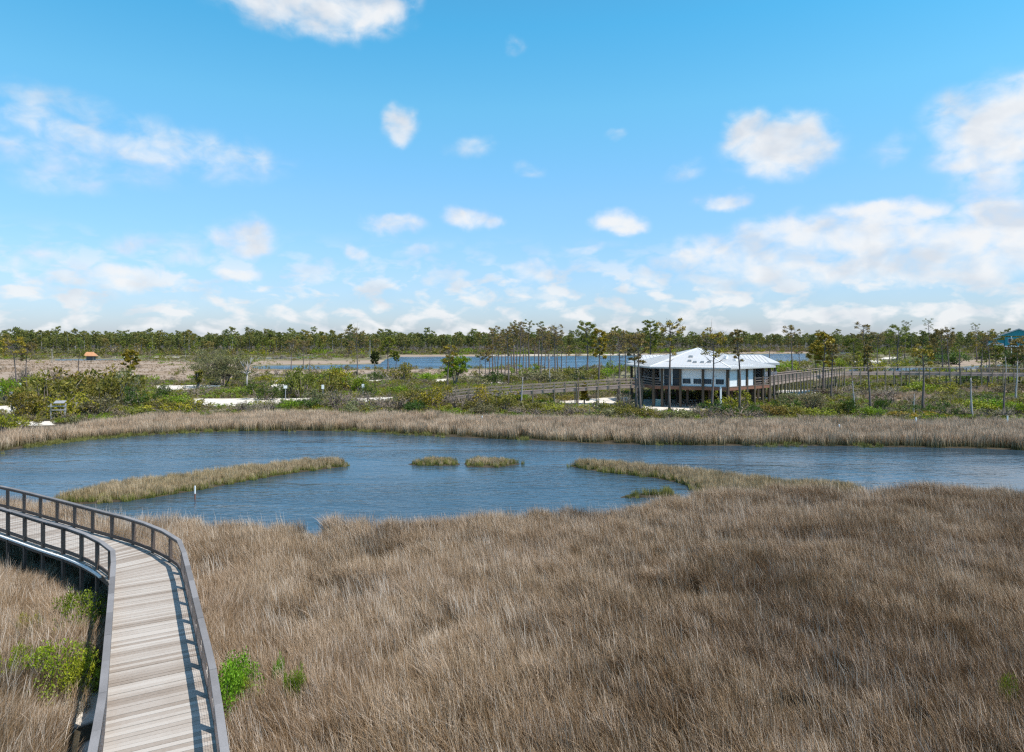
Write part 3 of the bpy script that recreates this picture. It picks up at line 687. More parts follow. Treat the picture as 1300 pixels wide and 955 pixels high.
# ------------------------------------------------------------------ bushes of the scrub bank
MARK = [(14, 'grey sign at the left edge'), (77, 'wooden sign frame'), (150, 'small bushy pine at left'), (252, 'thin leaf-tufted tree'), (313, 'white dead tree'), (362, 'first white sign plate'), (410, 'middle white sign plate'), (461, 'last white sign plate'), (510, 'fresh green lakeside pine'), (578, 'green oak sapling'), (620, 'low end of the left ramp'), (662, 'broken post-like trunk'), (742, 'middle of the left ramp'), (807, 'curved pine by the pavilion'), (870, 'front windows of the pavilion'), (916, 'white wall of the pavilion'), (983, 'broken trunk by the ramp'), (1046, 'windswept pine at the bend'), (1104, 'tall dark pole pine'), (1172, 'low golden crowned pine'), (1234, 'straight pale dead trunk'), (1290, 'twisted snag at right')]
BL = [  # (px, base row, top row, width px, colour)
 (60, 520, 476, 62, 'olive'), (104, 506, 468, 66, 'olive'), (34, 527, 494, 46, 'olive'), (138, 514, 472, 58, 'olive'), (165, 508, 476, 44, 'grey-green'), (88, 526, 500, 52, 'yellow-green'), (176, 516, 492, 34, 'dark green'), (206, 507, 491, 24, 'dark green'), (120, 524, 500, 44, 'grey-green'), (150, 496, 478, 30, 'bright green'),
 (205, 520, 506, 50, 'olive'), (232, 522, 506, 40, 'yellow-green'), (180, 524, 512, 36, 'olive'), (222, 517, 500, 26, 'bright green'), (250, 504, 494, 60, 'grey twiggy'), (300, 502, 493, 60, 'bright green'), (335, 507, 486, 46, 'dark green'), (310, 520, 508, 40, 'grey twiggy'), (338, 523, 505, 40, 'grey twiggy'), (362, 520, 506, 30, 'bright green'), (385, 518, 504, 36, 'dark green'), (10, 512, 484, 30, 'bright green'), (48, 492, 478, 26, 'bright green'), (30, 489, 466, 24, 'grey twiggy'), (70, 484, 466, 28, 'grey twiggy'), (6, 545, 524, 34, 'yellow-green'), (30, 541, 528, 30, 'olive'),
 (384, 504, 469, 42, 'olive'), (366, 504, 482, 26, 'dark green'), (412, 500, 473, 40, 'olive'), (436, 496, 470, 38, 'yellow-green'), (455, 498, 476, 28, 'bright green'), (425, 492, 468, 26, 'bright green'), (350, 486, 476, 34, 'golden'), (336, 484, 478, 22, 'yellow-green'), (465, 505, 490, 16, 'dark green'), (430, 517, 498, 46, 'grey twiggy'), (470, 518, 500, 50, 'grey twiggy'), (398, 512, 496, 30, 'grey-green'), (456, 522, 508, 36, 'grey-green'),
 (505, 484, 462, 36, 'olive'), (480, 482, 472, 22, 'dark green'), (508, 500, 487, 26, 'bright green'), (525, 516, 490, 40, 'olive'), (548, 518, 489, 42, 'golden'), (528, 522, 504, 30, 'dark green'), (500, 520, 502, 44, 'grey twiggy'), (545, 484, 474, 30, 'bright green'), (563, 522, 510, 20, 'yellow-green'), (585, 518, 496, 46, 'grey twiggy'), (604, 520, 506, 36, 'olive'), (622, 514, 490, 42, 'yellow-green'), (640, 520, 497, 44, 'olive'), (603, 489, 478, 36, 'grey-green'), (626, 488, 472, 30, 'dark green'), (650, 488, 476, 30, 'olive'), (612, 524, 510, 36, 'grey-green'), (590, 508, 494, 40, 'grey-green'), (655, 510, 497, 30, 'bright green'), (680, 522, 506, 48, 'olive'), (700, 524, 512, 44, 'yellow-green'), (670, 526, 514, 50, 'grey twiggy'),
 (672, 480, 463, 22, 'bright green'), (690, 486, 470, 40, 'grey-green'), (712, 482, 470, 34, 'olive'), (730, 482, 468, 36, 'olive'), (752, 480, 470, 26, 'olive'), (768, 480, 468, 26, 'bright green'), (778, 476, 458, 20, 'bright green'), (722, 508, 502, 40, 'olive'), (728, 526, 512, 42, 'grey twiggy'), (760, 527, 514, 46, 'grey-green'), (786, 526, 508, 36, 'olive'), (790, 518, 500, 30, 'grey twiggy'), (812, 528, 512, 30, 'olive'), (700, 505, 495, 24, 'dark green'), (748, 522, 514, 30, 'golden'),
 (836, 527, 518, 40, 'grey twiggy'), (868, 528, 516, 40, 'grey-green'), (898, 512, 489, 28, 'yellow-green'), (915, 524, 508, 42, 'dark green'), (893, 527, 512, 34, 'grey twiggy'), (938, 521, 496, 36, 'yellow-green'), (925, 511, 500, 24, 'bright green'), (955, 525, 510, 32, 'dark green'), (975, 526, 508, 30, 'olive'), (940, 528, 516, 44, 'grey twiggy'), (997, 522, 504, 34, 'dark green'), (1010, 526, 510, 42, 'olive'), (1028, 520, 498, 36, 'grey-green'), (1035, 527, 513, 36, 'yellow-green'), (1000, 510, 500, 30, 'grey-green'), (985, 474, 459, 36, 'bright green'), (1003, 471, 459, 26, 'yellow-green'),
 (1060, 524, 508, 34, 'olive'), (1074, 525, 505, 26, 'dark green'), (1092, 526, 512, 30, 'bright green'), (1117, 520, 502, 18, 'dark green'), (1110, 526, 514, 20, 'bright green'), (1058, 502, 488, 50, 'grey twiggy'), (1095, 498, 486, 34, 'olive'), (1125, 506, 492, 56, 'grey twiggy'), (1150, 527, 518, 40, 'golden'), (1188, 524, 507, 32, 'dark green'), (1208, 527, 514, 24, 'dark green'), (1170, 500, 484, 40, 'bright green'), (1200, 494, 480, 44, 'olive'), (1192, 502, 490, 36, 'yellow-green'), (1228, 490, 477, 30, 'dark green'), (1240, 522, 504, 44, 'yellow-green'), (1262, 522, 502, 40, 'bright green'), (1250, 508, 500, 30, 'dark green'), (1292, 524, 508, 36, 'bright green'), (1274, 500, 486, 40, 'grey-green'), (1222, 527, 512, 44, 'grey twiggy'), (1275, 528, 514, 40, 'grey twiggy'), (1300, 495, 482, 40, 'olive'), (1140, 512, 502, 60, 'grey twiggy'), (1320, 524, 500, 50, 'olive'),
 (1066, 470, 456, 30, 'bright green'), (1080, 466, 450, 26, 'olive'), (1110, 470, 446, 40, 'golden'), (1190, 458, 440, 30, 'dark green'), (1210, 462, 448, 36, 'dark green'), (1195, 469, 460, 22, 'olive'), (1265, 456, 440, 34, 'dark green'), (1300, 462, 450, 40, 'olive'), (1160, 464, 452, 30, 'grey-green')]
keyed = {}
for px, by, ty, w, colr in BL:
    k = min(range(len(MARK)), key=lambda i: abs(MARK[i][0] - px)); dx = px - MARK[k][0]
    rel = 'behind' if by < 484 else ('left of' if dx < -7 else 'right of' if dx > 7 else 'beside')
    keyed.setdefault((k, rel, colr), []).append((px, by, ty, w))
for (k, rel, colr), L_ in keyed.items():
    L_.sort()
    for i, (px, by, ty, w) in enumerate(L_):
        d = F * 9.2 / (by - YH); h = (by - ty) * d / F
        sz = 'low' if h < 1.3 else 'tall' if h > 3 else 'rounded'
        o_ = '' if len(L_) == 1 else ORD[i] + ' '
        mk = MARK[k][1]
        bush(X(px, d), d, w * d / F * 1.05, h * 1.08, colr, f'{o_}{sz} {colr} bush {rel} the {mk}' + (' from the left' if o_ else ''), 'bushes on the scrub bank')
# bushes close by, in the marsh beside the curved boardwalk
for px, py, w, h, lab, c in [(298, 912, 1.35, 1.55, 'bright green leafy bush right of the curved boardwalk', 'vivid green'), (97, 800, 1.5, 1.55, 'bright green bush in the shade left of the boardwalk bend', 'bright green'), (72, 868, 1.7, 1.35, 'broad yellow-green bush at the lower left beside the boardwalk', 'bright green'), (100, 880, 1.3, 1.3, 'yellow-green bush nearest the left handrail of the boardwalk', 'yellow-green'), (27, 862, .8, 1.2, 'small green sprig bush in dead grass at the lower left', 'bright green'), (42, 815, .6, 1.1, 'tiny green sprig in dead grass below the boardwalk bend', 'yellow-green'),
                             (372, 902, .4, 1.15, 'small green sprig bush right of the bright leafy bush', 'bright green'), (352, 885, .3, 1.1, 'tiny green sprig between the leafy bush and its small neighbour', 'vivid green'), (292, 915, .8, 1.05, 'yellow-green grassy bush at the foot of the bright leafy bush', 'yellow-green'), (1278, 905, .4, 1.15, 'tiny green sprig in the brown marsh at the lower right', 'bright green')]:
    x, y = G(px, py, .15); bush(x, y, w, h, c, lab, None, True)

# undergrowth between the bushes
def mini(c):
    for i, (col_, bare) in enumerate([('grey twiggy', 1), ('olive', 0), ('grey-green', 0), ('bright green', 0), ('olive', 1), ('yellow-green', 0), ('grey twiggy', 0)]):
        f, s = bush_meshes(60 + i, n=12, per=26, size=.16, h=.8, bare=bool(bare))
        me = bpy.data.meshes.new('scrub'); 
        f.materials.append(leafy('scrub_leaves', .5, .25, COLS[col_])); link('scrub_foliage', f, None, None, c)
        if bare: s.materials.append(M['twig']); link('scrub_stems', s, None, None, c)
col_scrub = proto_col('scrub_variants', mini); n_scrub = len(col_scrub.objects)
SCR = np.array([(-150, 78), (150, 78), (190, 150), (-190, 150)])
p = sample(SCR, 1.5)
def free(p, m=.3):
    s = np.full(len(p), -9e9)
    for q in SAND: s = np.maximum(s, sdist(p, q))
    for q in MEADOW: s = np.maximum(s, sdist(p, q) - 1)
    s = np.maximum(s, sdist(p, BANK) + .3)
    return (s < -m) & (land_sd(p) > 1.2)
p = p[free(p)]; p = p[vnoise(p, 5, 9) + .45 * rng.random(len(p)) > .36]
scatter('scrub_undergrowth', p, height(p) - .05, rng.random(len(p)) * 6.28, .45 + .75 * rng.random(len(p)) ** 2, col_scrub, 'low grey and olive scrub covering the sandy bank', 'undergrowth', n_scrub)
p = np.c_[rng.uniform(-520, 520, 30000), 148 + 390 * rng.random(30000) ** 1.2]
p = p[(np.abs(p[:, 0]) < p[:, 1] * .95) & (land_sd(p) > 1.5) & (free(p, .5) | (rng.random(len(p)) < .05)) & (vnoise(p, 18, 4) + .4 * rng.random(len(p)) > .5)]
scatter('distant_scrub', p, height(p) - .1, rng.random(len(p)) * 6.28, .8 + 2.0 * rng.random(len(p)) ** 3, col_scrub, 'far low scrub between the lake and the tree line', 'undergrowth', n_scrub)
p = sample(MEADOW[0], .28); p = p[(np.abs(p[:, 0]) < p[:, 1] * .9) & (land_sd(p) > .5) & (vnoise(p, 11, 12) + .3 * rng.random(len(p)) > .55)]
scatter('meadow_tussocks', p, height(p) - .1, rng.random(len(p)) * 6.28, .35 + .4 * rng.random(len(p)), col_near, 'short tan tussocks dotted over the flat meadow at left', 'marsh grass', 6)
p = np.vstack([sample(q, .5) for q in MEADOW[4:7]]); p = p[land_sd(p) > .3]
scatter('meadow_grass', p, height(p), rng.random(len(p)) * 6.28, .5 + .4 * rng.random(len(p)), col_bank, 'tan grass patches in the scrub before the right footbridge', 'marsh grass', 6)

# ------------------------------------------------------------------ the far tree line
FAR = []
for i in range(10):
    m, lf = pine_meshes(17 * (.85 + .035 * i), 6.2 - .2 * (i % 4), 'far', 300 + i)
    tm = m.mesh('trunk'); tm.materials.append(M['deadbark'] if i % 4 == 3 else M['bark']); FAR.append((tm, lf))
fx = [-300, 0, 300, 490, 700, 900, 1030, 1100, 1300, 1700]; fd = [430, 430, 440, 462, 480, 530, 560, 520, 470, 470]
cand = []
for i in range(230):
    px = -60 + 1420 * (i + rng.random()) / 230
    cand.append((px, np.interp(px, fx, fd) + rng.random() ** 2 * 45))
for px, d in cand:
    x = X(px, d); tm, lf = FAR[int(rng.integers(10))]
    s_ = (.32 + .28 * rng.random()) if rng.random() < .5 else (.56 + .34 * rng.random())
    if 1040 < px: s_ *= .95
    o = empty('pine_tree', (x, d, .1), rng.random() * 6.28); o.scale = (s_, s_, s_)
    tag(o, 'green pine standing in the front rows of the far tree line', 'tree', 'pines of the far tree line')
    link('trunk', tm, None, o); cr = link('crown', lf, None, o); k = np.array(PCOL['far']) * (.8 + .5 * rng.random()); k[0] *= .9 + .5 * rng.random(); cr.color = (*k, 1)
# one mesh per far tree for the mass behind: trunk and crown together
col_far = bpy.data.collections.new('far_pines')
for i, (tm, lf) in enumerate(FAR):
    v1 = np.empty(len(tm.vertices) * 3, np.float32); tm.vertices.foreach_get('co', v1); v1 = v1.reshape(-1, 3)
    v2 = np.empty(len(lf.vertices) * 3, np.float32); lf.vertices.foreach_get('co', v2); v2 = v2.reshape(-1, 3)
    f1 = [tuple(q.vertices) for q in tm.polygons]; f2 = [tuple(k + len(v1) for k in q.vertices) for q in lf.polygons]
    me = bpy.data.meshes.new('far_pine'); me.from_pydata(v1.tolist() + v2.tolist(), [], f1 + f2)
    me.materials.append(tm.materials[0]); me.materials.append(leafy('far_needles', .5, .2, np.array(PCOL['far']) * (.75 + .05 * i) * [1 + .06 * (i % 4), 1, 1]))
    me.polygons.foreach_set('material_index', np.r_[np.zeros(len(f1)), np.ones(len(f2))].astype(np.int32)); me.update()
    link('far_pine', me, None, None, col_far)
n = 3600
px = rng.uniform(-420, 1720, n); d = np.interp(px, fx, fd) + 22 + rng.random(n) ** 1.3 * 260
p = np.c_[(px - 650) / F * d, d]
scatter('far_forest', p, np.zeros(n), rng.random(n) * 6.28, .44 + .26 * rng.random(n) + .24 * vnoise(p, 38, 6) + .24 * (rng.random(n) > .95), col_far, 'dense mass of pine forest behind the front rows along the horizon', 'forest', 10)
px = rng.uniform(-420, 1720, 4600); d = np.interp(px, fx, fd) - 10 + rng.random(4600) * 100
p = np.c_[(px - 650) / F * d, d]
scatter('forest_understorey', p, np.zeros(len(p)), rng.random(len(p)) * 6.28, 2.2 + 4.0 * rng.random(len(p)) ** 1.5, col_scrub, 'green understorey thicket at the foot of the far tree line', 'undergrowth', n_scrub)

# scattered scrubby pines in front of the tree line
for n_, x0, x1, d0, d1, lab, grp in ((46, 1035, 1340, 165, 430, 'small olive pine scattered in the scrub behind the right footbridge', 'pines behind the right footbridge'), (22, 320, 495, 345, 425, 'small olive pine on the spit beyond the narrow lake arm', 'pines beyond the lake arm'), (26, -40, 320, 330, 425, 'small olive pine at the far edge of the tan meadow', 'pines at the meadow edge')):
    for _ in range(n_):
        px, d = x0 + (x1 - x0) * rng.random(), d0 + (d1 - d0) * rng.random() ** .6; x = X(px, d)
        if land_sd(np.array([[x, d]]))[0] < 1.5: continue
        tm, lf = FAR[int(rng.integers(10))]; s_ = .22 + .36 * rng.random()
        o = empty('pine_tree', (x, d, gx(x, d)), rng.random() * 6.28); o.scale = (s_ * 1.15, s_ * 1.15, s_)
        tag(o, lab, 'tree', grp); link('trunk', tm, None, o); k = np.array(PCOL['thin' if rng.random() < .4 else 'full']) * (.8 + .5 * rng.random())
        link('crown', lf, None, o).color = (*k, 1)

# ------------------------------------------------------------------ the near curved boardwalk
bw = empty('boardwalk', (0, 0, 0)); tag(bw, 'curved grey timber boardwalk with handrails crossing the near marsh', 'boardwalk')
m = MB(); Lo, Ro = off(-HW - .11), off(HW + .11)
s = np.r_[0, np.cumsum(np.hypot(*np.diff(cl, axis=0).T))]
for t in np.arange(.1, s[-1] - .2, .146):
    def at(A, q): return np.array([np.interp(q, s, A[:, 0]), np.interp(q, s, A[:, 1])])
    j = rng.normal(0, .012)
    a0, a1, b0, b1 = at(Lo, t), at(Lo, t + .134), at(Ro, t), at(Ro, t + .134)
    u = (b0 - a0) / np.hypot(*(b0 - a0)) * j
    dz = rng.normal(0, .003)
    m.ribbon([a0 - u, b0 + u], [a1 - u, b1 + u], ZD - .04 + dz, ZD + dz)
m.build('deck', M['deck'], bw)
for w in (-HW + .06, 0, HW - .06):
    A, B = off(w - .04)[::4], off(w + .04)[::4]
    MB().ribbon(A, B, ZD - .30, ZD - .046).build('stringer', M['post'], bw)
for sgn in (-1, 1):
    hr, tr = MB(), MB(); A, B, A2, B2 = off(sgn * HW - .072), off(sgn * HW + .072), off(sgn * HW - .022), off(sgn * HW + .022)
    for k in range(0, len(A) - 11, 10):                 # boards butted at every post
        j = rng.normal(0, .004); g_ = np.array([[0, 0], -tg[k + 10] * .008])
        hr.ribbon(A[[k, k + 10]] + g_, B[[k, k + 10]] + g_, ZR - .04 + j, ZR + j); tr.ribbon(A2[[k, k + 10]] + g_, B2[[k, k + 10]] + g_, ZR - .14, ZR - .052)
    hr.build('handrail', M['rail'], bw); tr.build('top_rail', M['post'], bw)
    MB().ribbon(off(sgn * HW - .022)[::3], off(sgn * HW + .022)[::3], ZD + .05, ZD + .17).build('bottom_rail', M['post'], bw)
    MB().ribbon(off(sgn * (HW + .04) - .02)[::3], off(sgn * (HW + .04) + .02)[::3], ZD - .26, ZD - .05).build('fascia', M['post'], bw)
    if sgn < 0:                                         # pale ledger along the outside of the inner curve
        k0 = int(np.argmin(np.hypot(*(cl - np.array([-12.4, 23.6])).T)))
        MB().ribbon(off(-(HW + .13))[:k0:3], off(-(HW + .20))[:k0:3], ZD - .07, ZD - .01).build('edge_board', M['trim'], bw)
    w = MB(); A = off(sgn * (HW - .026)); nn = len(A)
    for z in np.arange(ZD + .26, ZR - .16, .15):
        for k in range(0, nn - 3, 3): w.beam((*A[k], z), (*A[k + 3], z), .003, .003)
    for k in range(0, nn):
        w.beam((*A[k], ZD + .17), (*A[k], ZR - .14), .003, .003)
    w.build('wire_mesh', M['wire'], bw)
    E_ = off(sgn * (HW + .03))
    for t in np.arange(.6 if sgn > 0 else 1.1, s[-1], 1.5):
        q = np.array([np.interp(t, s, E_[:, 0]), np.interp(t, s, E_[:, 1])]); k = int(np.argmin(np.abs(s - t)))
        g0 = gx(*q)
        MB().box((*q, (ZR - .05 + g0 - .4) / 2), (.125, .10, ZR - .05 - g0 + .4), math.atan2(tg[k][1], tg[k][0])).build('post', M['post'], bw)

# ------------------------------------------------------------------ the two far footbridges
def bridge(label, pts, name, zs, width, spacing, pile_every, rail_h, boards, balusters=0):
    o = empty(name, (0, 0, 0)); tag(o, label, 'footbridge')
    p = np.array(pts); ss = np.r_[0, np.cumsum(np.hypot(*np.diff(p, axis=0).T))]
    t = np.arange(0, ss[-1], .5); c = np.c_[np.interp(t, ss, p[:, 0]), np.interp(t, ss, p[:, 1])]; z = np.interp(t, ss, zs)
    for _ in range(3): c[1:-1] = (c[:-2] + 2 * c[1:-1] + c[2:]) / 4
    g = np.gradient(c, axis=0); g /= np.hypot(*g.T)[:, None]; nn = np.c_[-g[:, 1], g[:, 0]]
    hw = width / 2
    MB().ribbon(c - nn * hw, c + nn * hw, z - .07, z).build('deck', M['walk'], o)
    for sg in (-1, 1):
        e = c + nn * sg * hw
        MB().ribbon(e - nn * .03, e + nn * .03, z - .42, z - .073).build('fascia', M['plank'], o)
        MB().ribbon(e - nn * .09, e + nn * .09, z + rail_h - .05, z + rail_h).build('handrail', M['plank'], o)
        for q in boards:
            MB().ribbon(e - nn * .02, e + nn * .02, z + q, z + q + .10).build('rail_board', M['plank'], o)
        for i, q in enumerate(np.arange(.4, t[-1], spacing)):
            x, y = np.interp(q, t, e[:, 0]), np.interp(q, t, e[:, 1]); zz = float(np.interp(q, t, z)); k = int(np.argmin(np.abs(t - q)))
            n_ = nn[k] * sg * .085
            low = i % pile_every == 0; zb = gx(x, y) - .4 if low else zz - .34
            MB().box((x + n_[0], y + n_[1], (zb + zz + rail_h - .06) / 2), (.14, .13, zz + rail_h - .06 - zb), math.atan2(g[k][1], g[k][0])).build('post', M['pile'], o)
        for q in np.arange(.9, balusters, .42):
            x, y = np.interp(q, t, e[:, 0]), np.interp(q, t, e[:, 1]); zz = float(np.interp(q, t, z))
            MB().box((x, y, zz + rail_h / 2 - .03), (.10, .06, rail_h - .06)).build('baluster', M['plank'], o)
    return o
Dp = lambda px, d: (X(px, d), d)
bridge('long timber footbridge on piles running right from the pavilion', [Dp(966, 101.5), Dp(984, 106.3), Dp(1046, 125), Dp(1062, 131), Dp(1140, 132.3), Dp(1300, 126), Dp(1460, 120)], 'footbridge', [3.3, 3.3, 3.35, 3.35, 3.35, 3.35, 3.35], 2.4, 1.7, 1, 1.05, (.1,), 20)
bridge('sloping timber ramp descending left from the pavilion into the scrub', [Dp(815, 99), Dp(790, 98.5), Dp(666, 98.5), Dp(600, 99), Dp(520, 99)], 'access_ramp', [3.2, 3.15, 2.28, 1.75, .75], 2.0, 1.55, 2, .88, (.40,))

# ------------------------------------------------------------------ the white pavilion
hc = (27.76, 102.0); PH = R(7.8); ZF, ZE, ZA = 3.3, 5.8, 8.42
house = empty('pavilion', (hc[0], hc[1], .3)); tag(house, 'white six-sided pavilion with pale metal roof standing on piles', 'pavilion')
class HB(MB):                                           # shapes in the pavilion's own frame
    pass
B0 = .3
def vtx(r, k): a = PH + R(60) * k; return (r * math.sin(a), -r * math.cos(a))     # k=0 front corner, +1 to the right
def hp(r, k, t): a, b = vtx(r, k), vtx(r, k + 1); return (a[0] + (b[0] - a[0]) * t, a[1] + (b[1] - a[1]) * t)
zf, ze, za = ZF - B0, ZE - B0, ZA - B0
m = MB()
hexo = [vtx(10.86, k) for k in range(6)]
top = (0, 0, za)
v = [(x, y, ze + .09) for x, y in hexo] + [top] + [(x, y, ze - .12) for x, y in hexo] + [(0, 0, za - .22)]
m.add(v, [(k, (k + 1) % 6, 6) for k in range(6)] + [(7 + k, 7 + (k + 1) % 6, (k + 1) % 6, k) for k in range(6)] + [(7 + (k + 1) % 6, 7 + k, 13) for k in range(6)])
roof = m.build('roof', M['metal'], house)
sm = MB(); caps = MB()
for k in range(6):
    a, b = np.array([*hexo[k], ze + .09]), np.array([*hexo[(k + 1) % 6], ze + .09]); T = np.array(top)
    n = 22
    for i in range(1, n):
        q = a + (b - a) * i / n; dirv = T - (a + b) / 2
        u = min(i, n - i) / (n / 2)                     # seam runs up until it meets the hip
        e = q + dirv * u
        if u > .06: sm.beam(q + [0, 0, .02], e + [0, 0, .012], .035, .028)
    caps.beam(a + [0, 0, .03], T + [0, 0, .03], .16, .06)
sm.build('roof_seam', M['metal'], roof); caps.build('hip_cap', M['trim'], roof)
for (k, t, u, s_) in [(-1, .46, .30, 1), (-1, .56, .24, 1), (-1, .68, .24, 1), (-1, .80, .26, 1), (-1, .42, .52, 1.2), (0, .22, .62, .9), (0, .35, .42, 1), (0, .5, .32, 1), (0, .55, .5, .9), (0, .66, .28, 1)]:
    a, b = np.array([*vtx(10.86, k), ze + .09]), np.array([*vtx(10.86, k + 1), ze + .09]); q = a + (b - a) * t; e = q + (np.array(top) - q) * u
    rot = math.atan2((b - a)[1], (b - a)[0])
    vb = MB().box((e[0], e[1], e[2] + .08), (.5 * s_, .55 * s_, .22), rot).build('roof_vent', M['white'] if k == 0 else M['metal'], roof)
    MB().box((e[0], e[1], e[2] + .195), (.4 * s_, .45 * s_, .02), rot).build('vent_lid', M['glass'] if k < 0 else M['white'], roof)
flo = MB().prism([vtx(10.15, k) for k in range(6)], zf - .1, zf).build('floor_slab', M['walk'], house)
MB().prism([vtx(10.12, k) for k in range(6)], zf - .52, zf - .104).build('rim_joist', M['rust'], house)
# walls: (side, from, to) fractions along the sides of the hexagon; -1 is the left front side, 0 the right front side
def wall(k, t0, t1, name, mt, r=9.85, th=.16, z0=None, z1=None, depth=0):
    p, q = hp(r, k, t0), hp(r, k, t1); z0 = zf if z0 is None else z0; z1 = ze + .35 if z1 is None else z1
    return MB().beam((p[0], p[1], (z0 + z1) / 2), (q[0], q[1], (z0 + z1) / 2), th, z1 - z0).build(name, mt, house)
wall(-1, .37, .985, 'wall', M['white']); wall(0, .015, .62, 'wall', M['white'])
for k, t0, t1 in ((1, .1, 1), (2, 0, 1), (3, 0, .9)): wall(k, t0, t1, 'wall', M['white'])
# vertical board battens
bt = MB()
for k, t0, t1 in ((-1, .37, .985), (0, .015, .62)):
    for t in np.arange(t0 + .02, t1, .033):
        x, y = hp(9.94, k, t); bt.box((x, y, (zf + ze) / 2 + .1), (.04, .025, ze - zf + .1), PH + R(60) * k + R(30))
bt.build('wall_batten', M['white'], house)
# glazed part and inner dark room
wall(-1, .13, .365, 'glass_wall', M['glass'], 9.75, .05, zf + .1, ze)
for t in (.13, .25, .36): 
    x, y = hp(9.83, -1, t); MB().box((x, y, (zf + ze) / 2), (.16, .14, ze - zf + .2), PH - R(30)).build('mullion', M['trim'], house)
wall(-1, .13, .365, 'glass_rail', M['column'], 9.81, .06, zf + .9, zf + 1.02)
MB().prism([(x * .62, y * .62) for x, y in [vtx(9.2, k) for k in range(6)]], zf + .01, ze + .2).build('inner_room', M['white'], house)
# windows low in the left front panels
for t in (.455, .60, .735, .895):
    p, q = hp(9.95, -1, t - .058), hp(9.95, -1, t + .058)
    fr = MB().beam((*p, zf + .66), (*q, zf + .66), .05, .76).build('window', M['trim'], house)
    p, q = hp(9.98, -1, t - .053), hp(9.98, -1, t + .053)
    MB().beam((*p, zf + .66), (*q, zf + .66), .03, .68).build('pane', M['glass'], fr)
    mu = MB()
    for g_ in (-.02, .0, .02):
        x, y = hp(10.005, -1, t + g_); mu.box((x, y, zf + .66), (.025, .02, .68), PH - R(30))
    mu.build('muntin', M['grey'], fr)
for k, t in [(-1, 0), (-1, .12), (-1, .37), (-1, .675), (0, 0), (0, .24), (0, .44), (0, .62), (0, .82), (1, 0), (1, .33), (1, .66), (2, 0), (3, 0), (4, 0), (4, .5), (3, .5), (2, .5)]:
    x, y = hp(9.98, k, t)
    MB().box((x, y, (ze - .0 + .0) / 2 - .2), (.32, .32, ze + .3), PH + R(60) * k + R(30)).build('column', M['column'], house)
for i in range(5):
    for j in range(5):
        x, y = (i - 2) * 3.1 + (j % 2) * .8, (j - 2) * 3.0
        if math.hypot(x, y) < 8.6: MB().tube([(x, y, -.6), (x, y, zf - .5)], .19, 8).build('pile', M['post'], house)
# porch railings
for k, t0, t1 in ((0, .63, 1), (-1, .0, .12), (-2, .45, 1), (1, 0, .1)):
    rb = MB(); 
    for z in (.25, .6, .98):
        p, q = hp(10.02, k, t0), hp(10.02, k, t1); rb.beam((*p, zf + z), (*q, zf + z), .05, .13)
    rb.build('porch_railing', M['walk'], house)
# long low roof on posts behind
wing = empty('covered_deck', (X(890, 113), 113, .3)); tag(wing, 'long pale metal roofed deck on posts behind the six-sided pavilion', 'shelter')
hw_, hd_ = 11.6, 3.6; ze2, zr2 = Z(460.5, 110) - .3, Z(450.5, 113) - .3
m = MB(); ev = [(-hw_, -hd_), (hw_, -hd_), (hw_, hd_), (-hw_, hd_)]
v = [(x, y, ze2) for x, y in ev] + [(-hw_ + 1.6, 0, zr2), (hw_ - 1.6, 0, zr2)] + [(x, y, ze2 - .35) for x, y in ev]
m.add(v, [(0, 1, 5, 4), (1, 2, 5), (2, 3, 4, 5), (3, 0, 4), (6, 7, 1, 0), (7, 8, 2, 1), (8, 9, 3, 2), (9, 6, 0, 3), (9, 8, 7, 6)])
wr = m.build('roof', M['metal'], wing)
sm = MB()
for x in np.arange(-hw_ + 1.7, hw_ - 1.6, .62):
    sm.beam((x, -hd_, ze2 + .03), (x, 0, zr2 + .03), .05, .05); sm.beam((x, hd_, ze2 + .03), (x, 0, zr2 + .03), .06, .07)
sm.build('roof_seam', M['metal'], wr)
MB().box((0, 0, 2.85), (2 * hw_ - 1, 2 * hd_ - .4, .3)).build('deck', M['walk'], wing)
MB().box((0, .5, 4.0), (9, 4.6, 1.99)).build('wall', M['white'], wing)
for x in (-11, -7.4, 7.4, 9.2, 11):
    for y in (-3.2, 3.2): MB().box((x, y, (ze2 - .35 - .6) / 2), (.24, .24, ze2 - .35 + .6)).build('column', M['column'], wing)
rb = MB()
for z in (3.35, 3.7, 4.0):
    for x0, x1 in ((-11, -5), (5, 11)): rb.beam((x0, -3.36, z), (x1, -3.36, z), .05, .13)
rb.build('railing', M['walk'], wing)
# slatted screen at the head of the footbridge
sc_ = empty('slat_screen', (X(974, 106.5), 106.5, 3.3)); tag(sc_, 'grey slatted privacy screen at the head of the right footbridge', 'screen')
sl = MB()
for i in range(13): sl.box((-1.35 + i * .22, 0, .72), (.17, .05, 1.35))
sl.build('slats', M['grey'], sc_)
for x in (-1.45, 1.45): MB().box((x, .07, .72), (.12, .12, 1.5)).build('post', M['grey'], sc_)
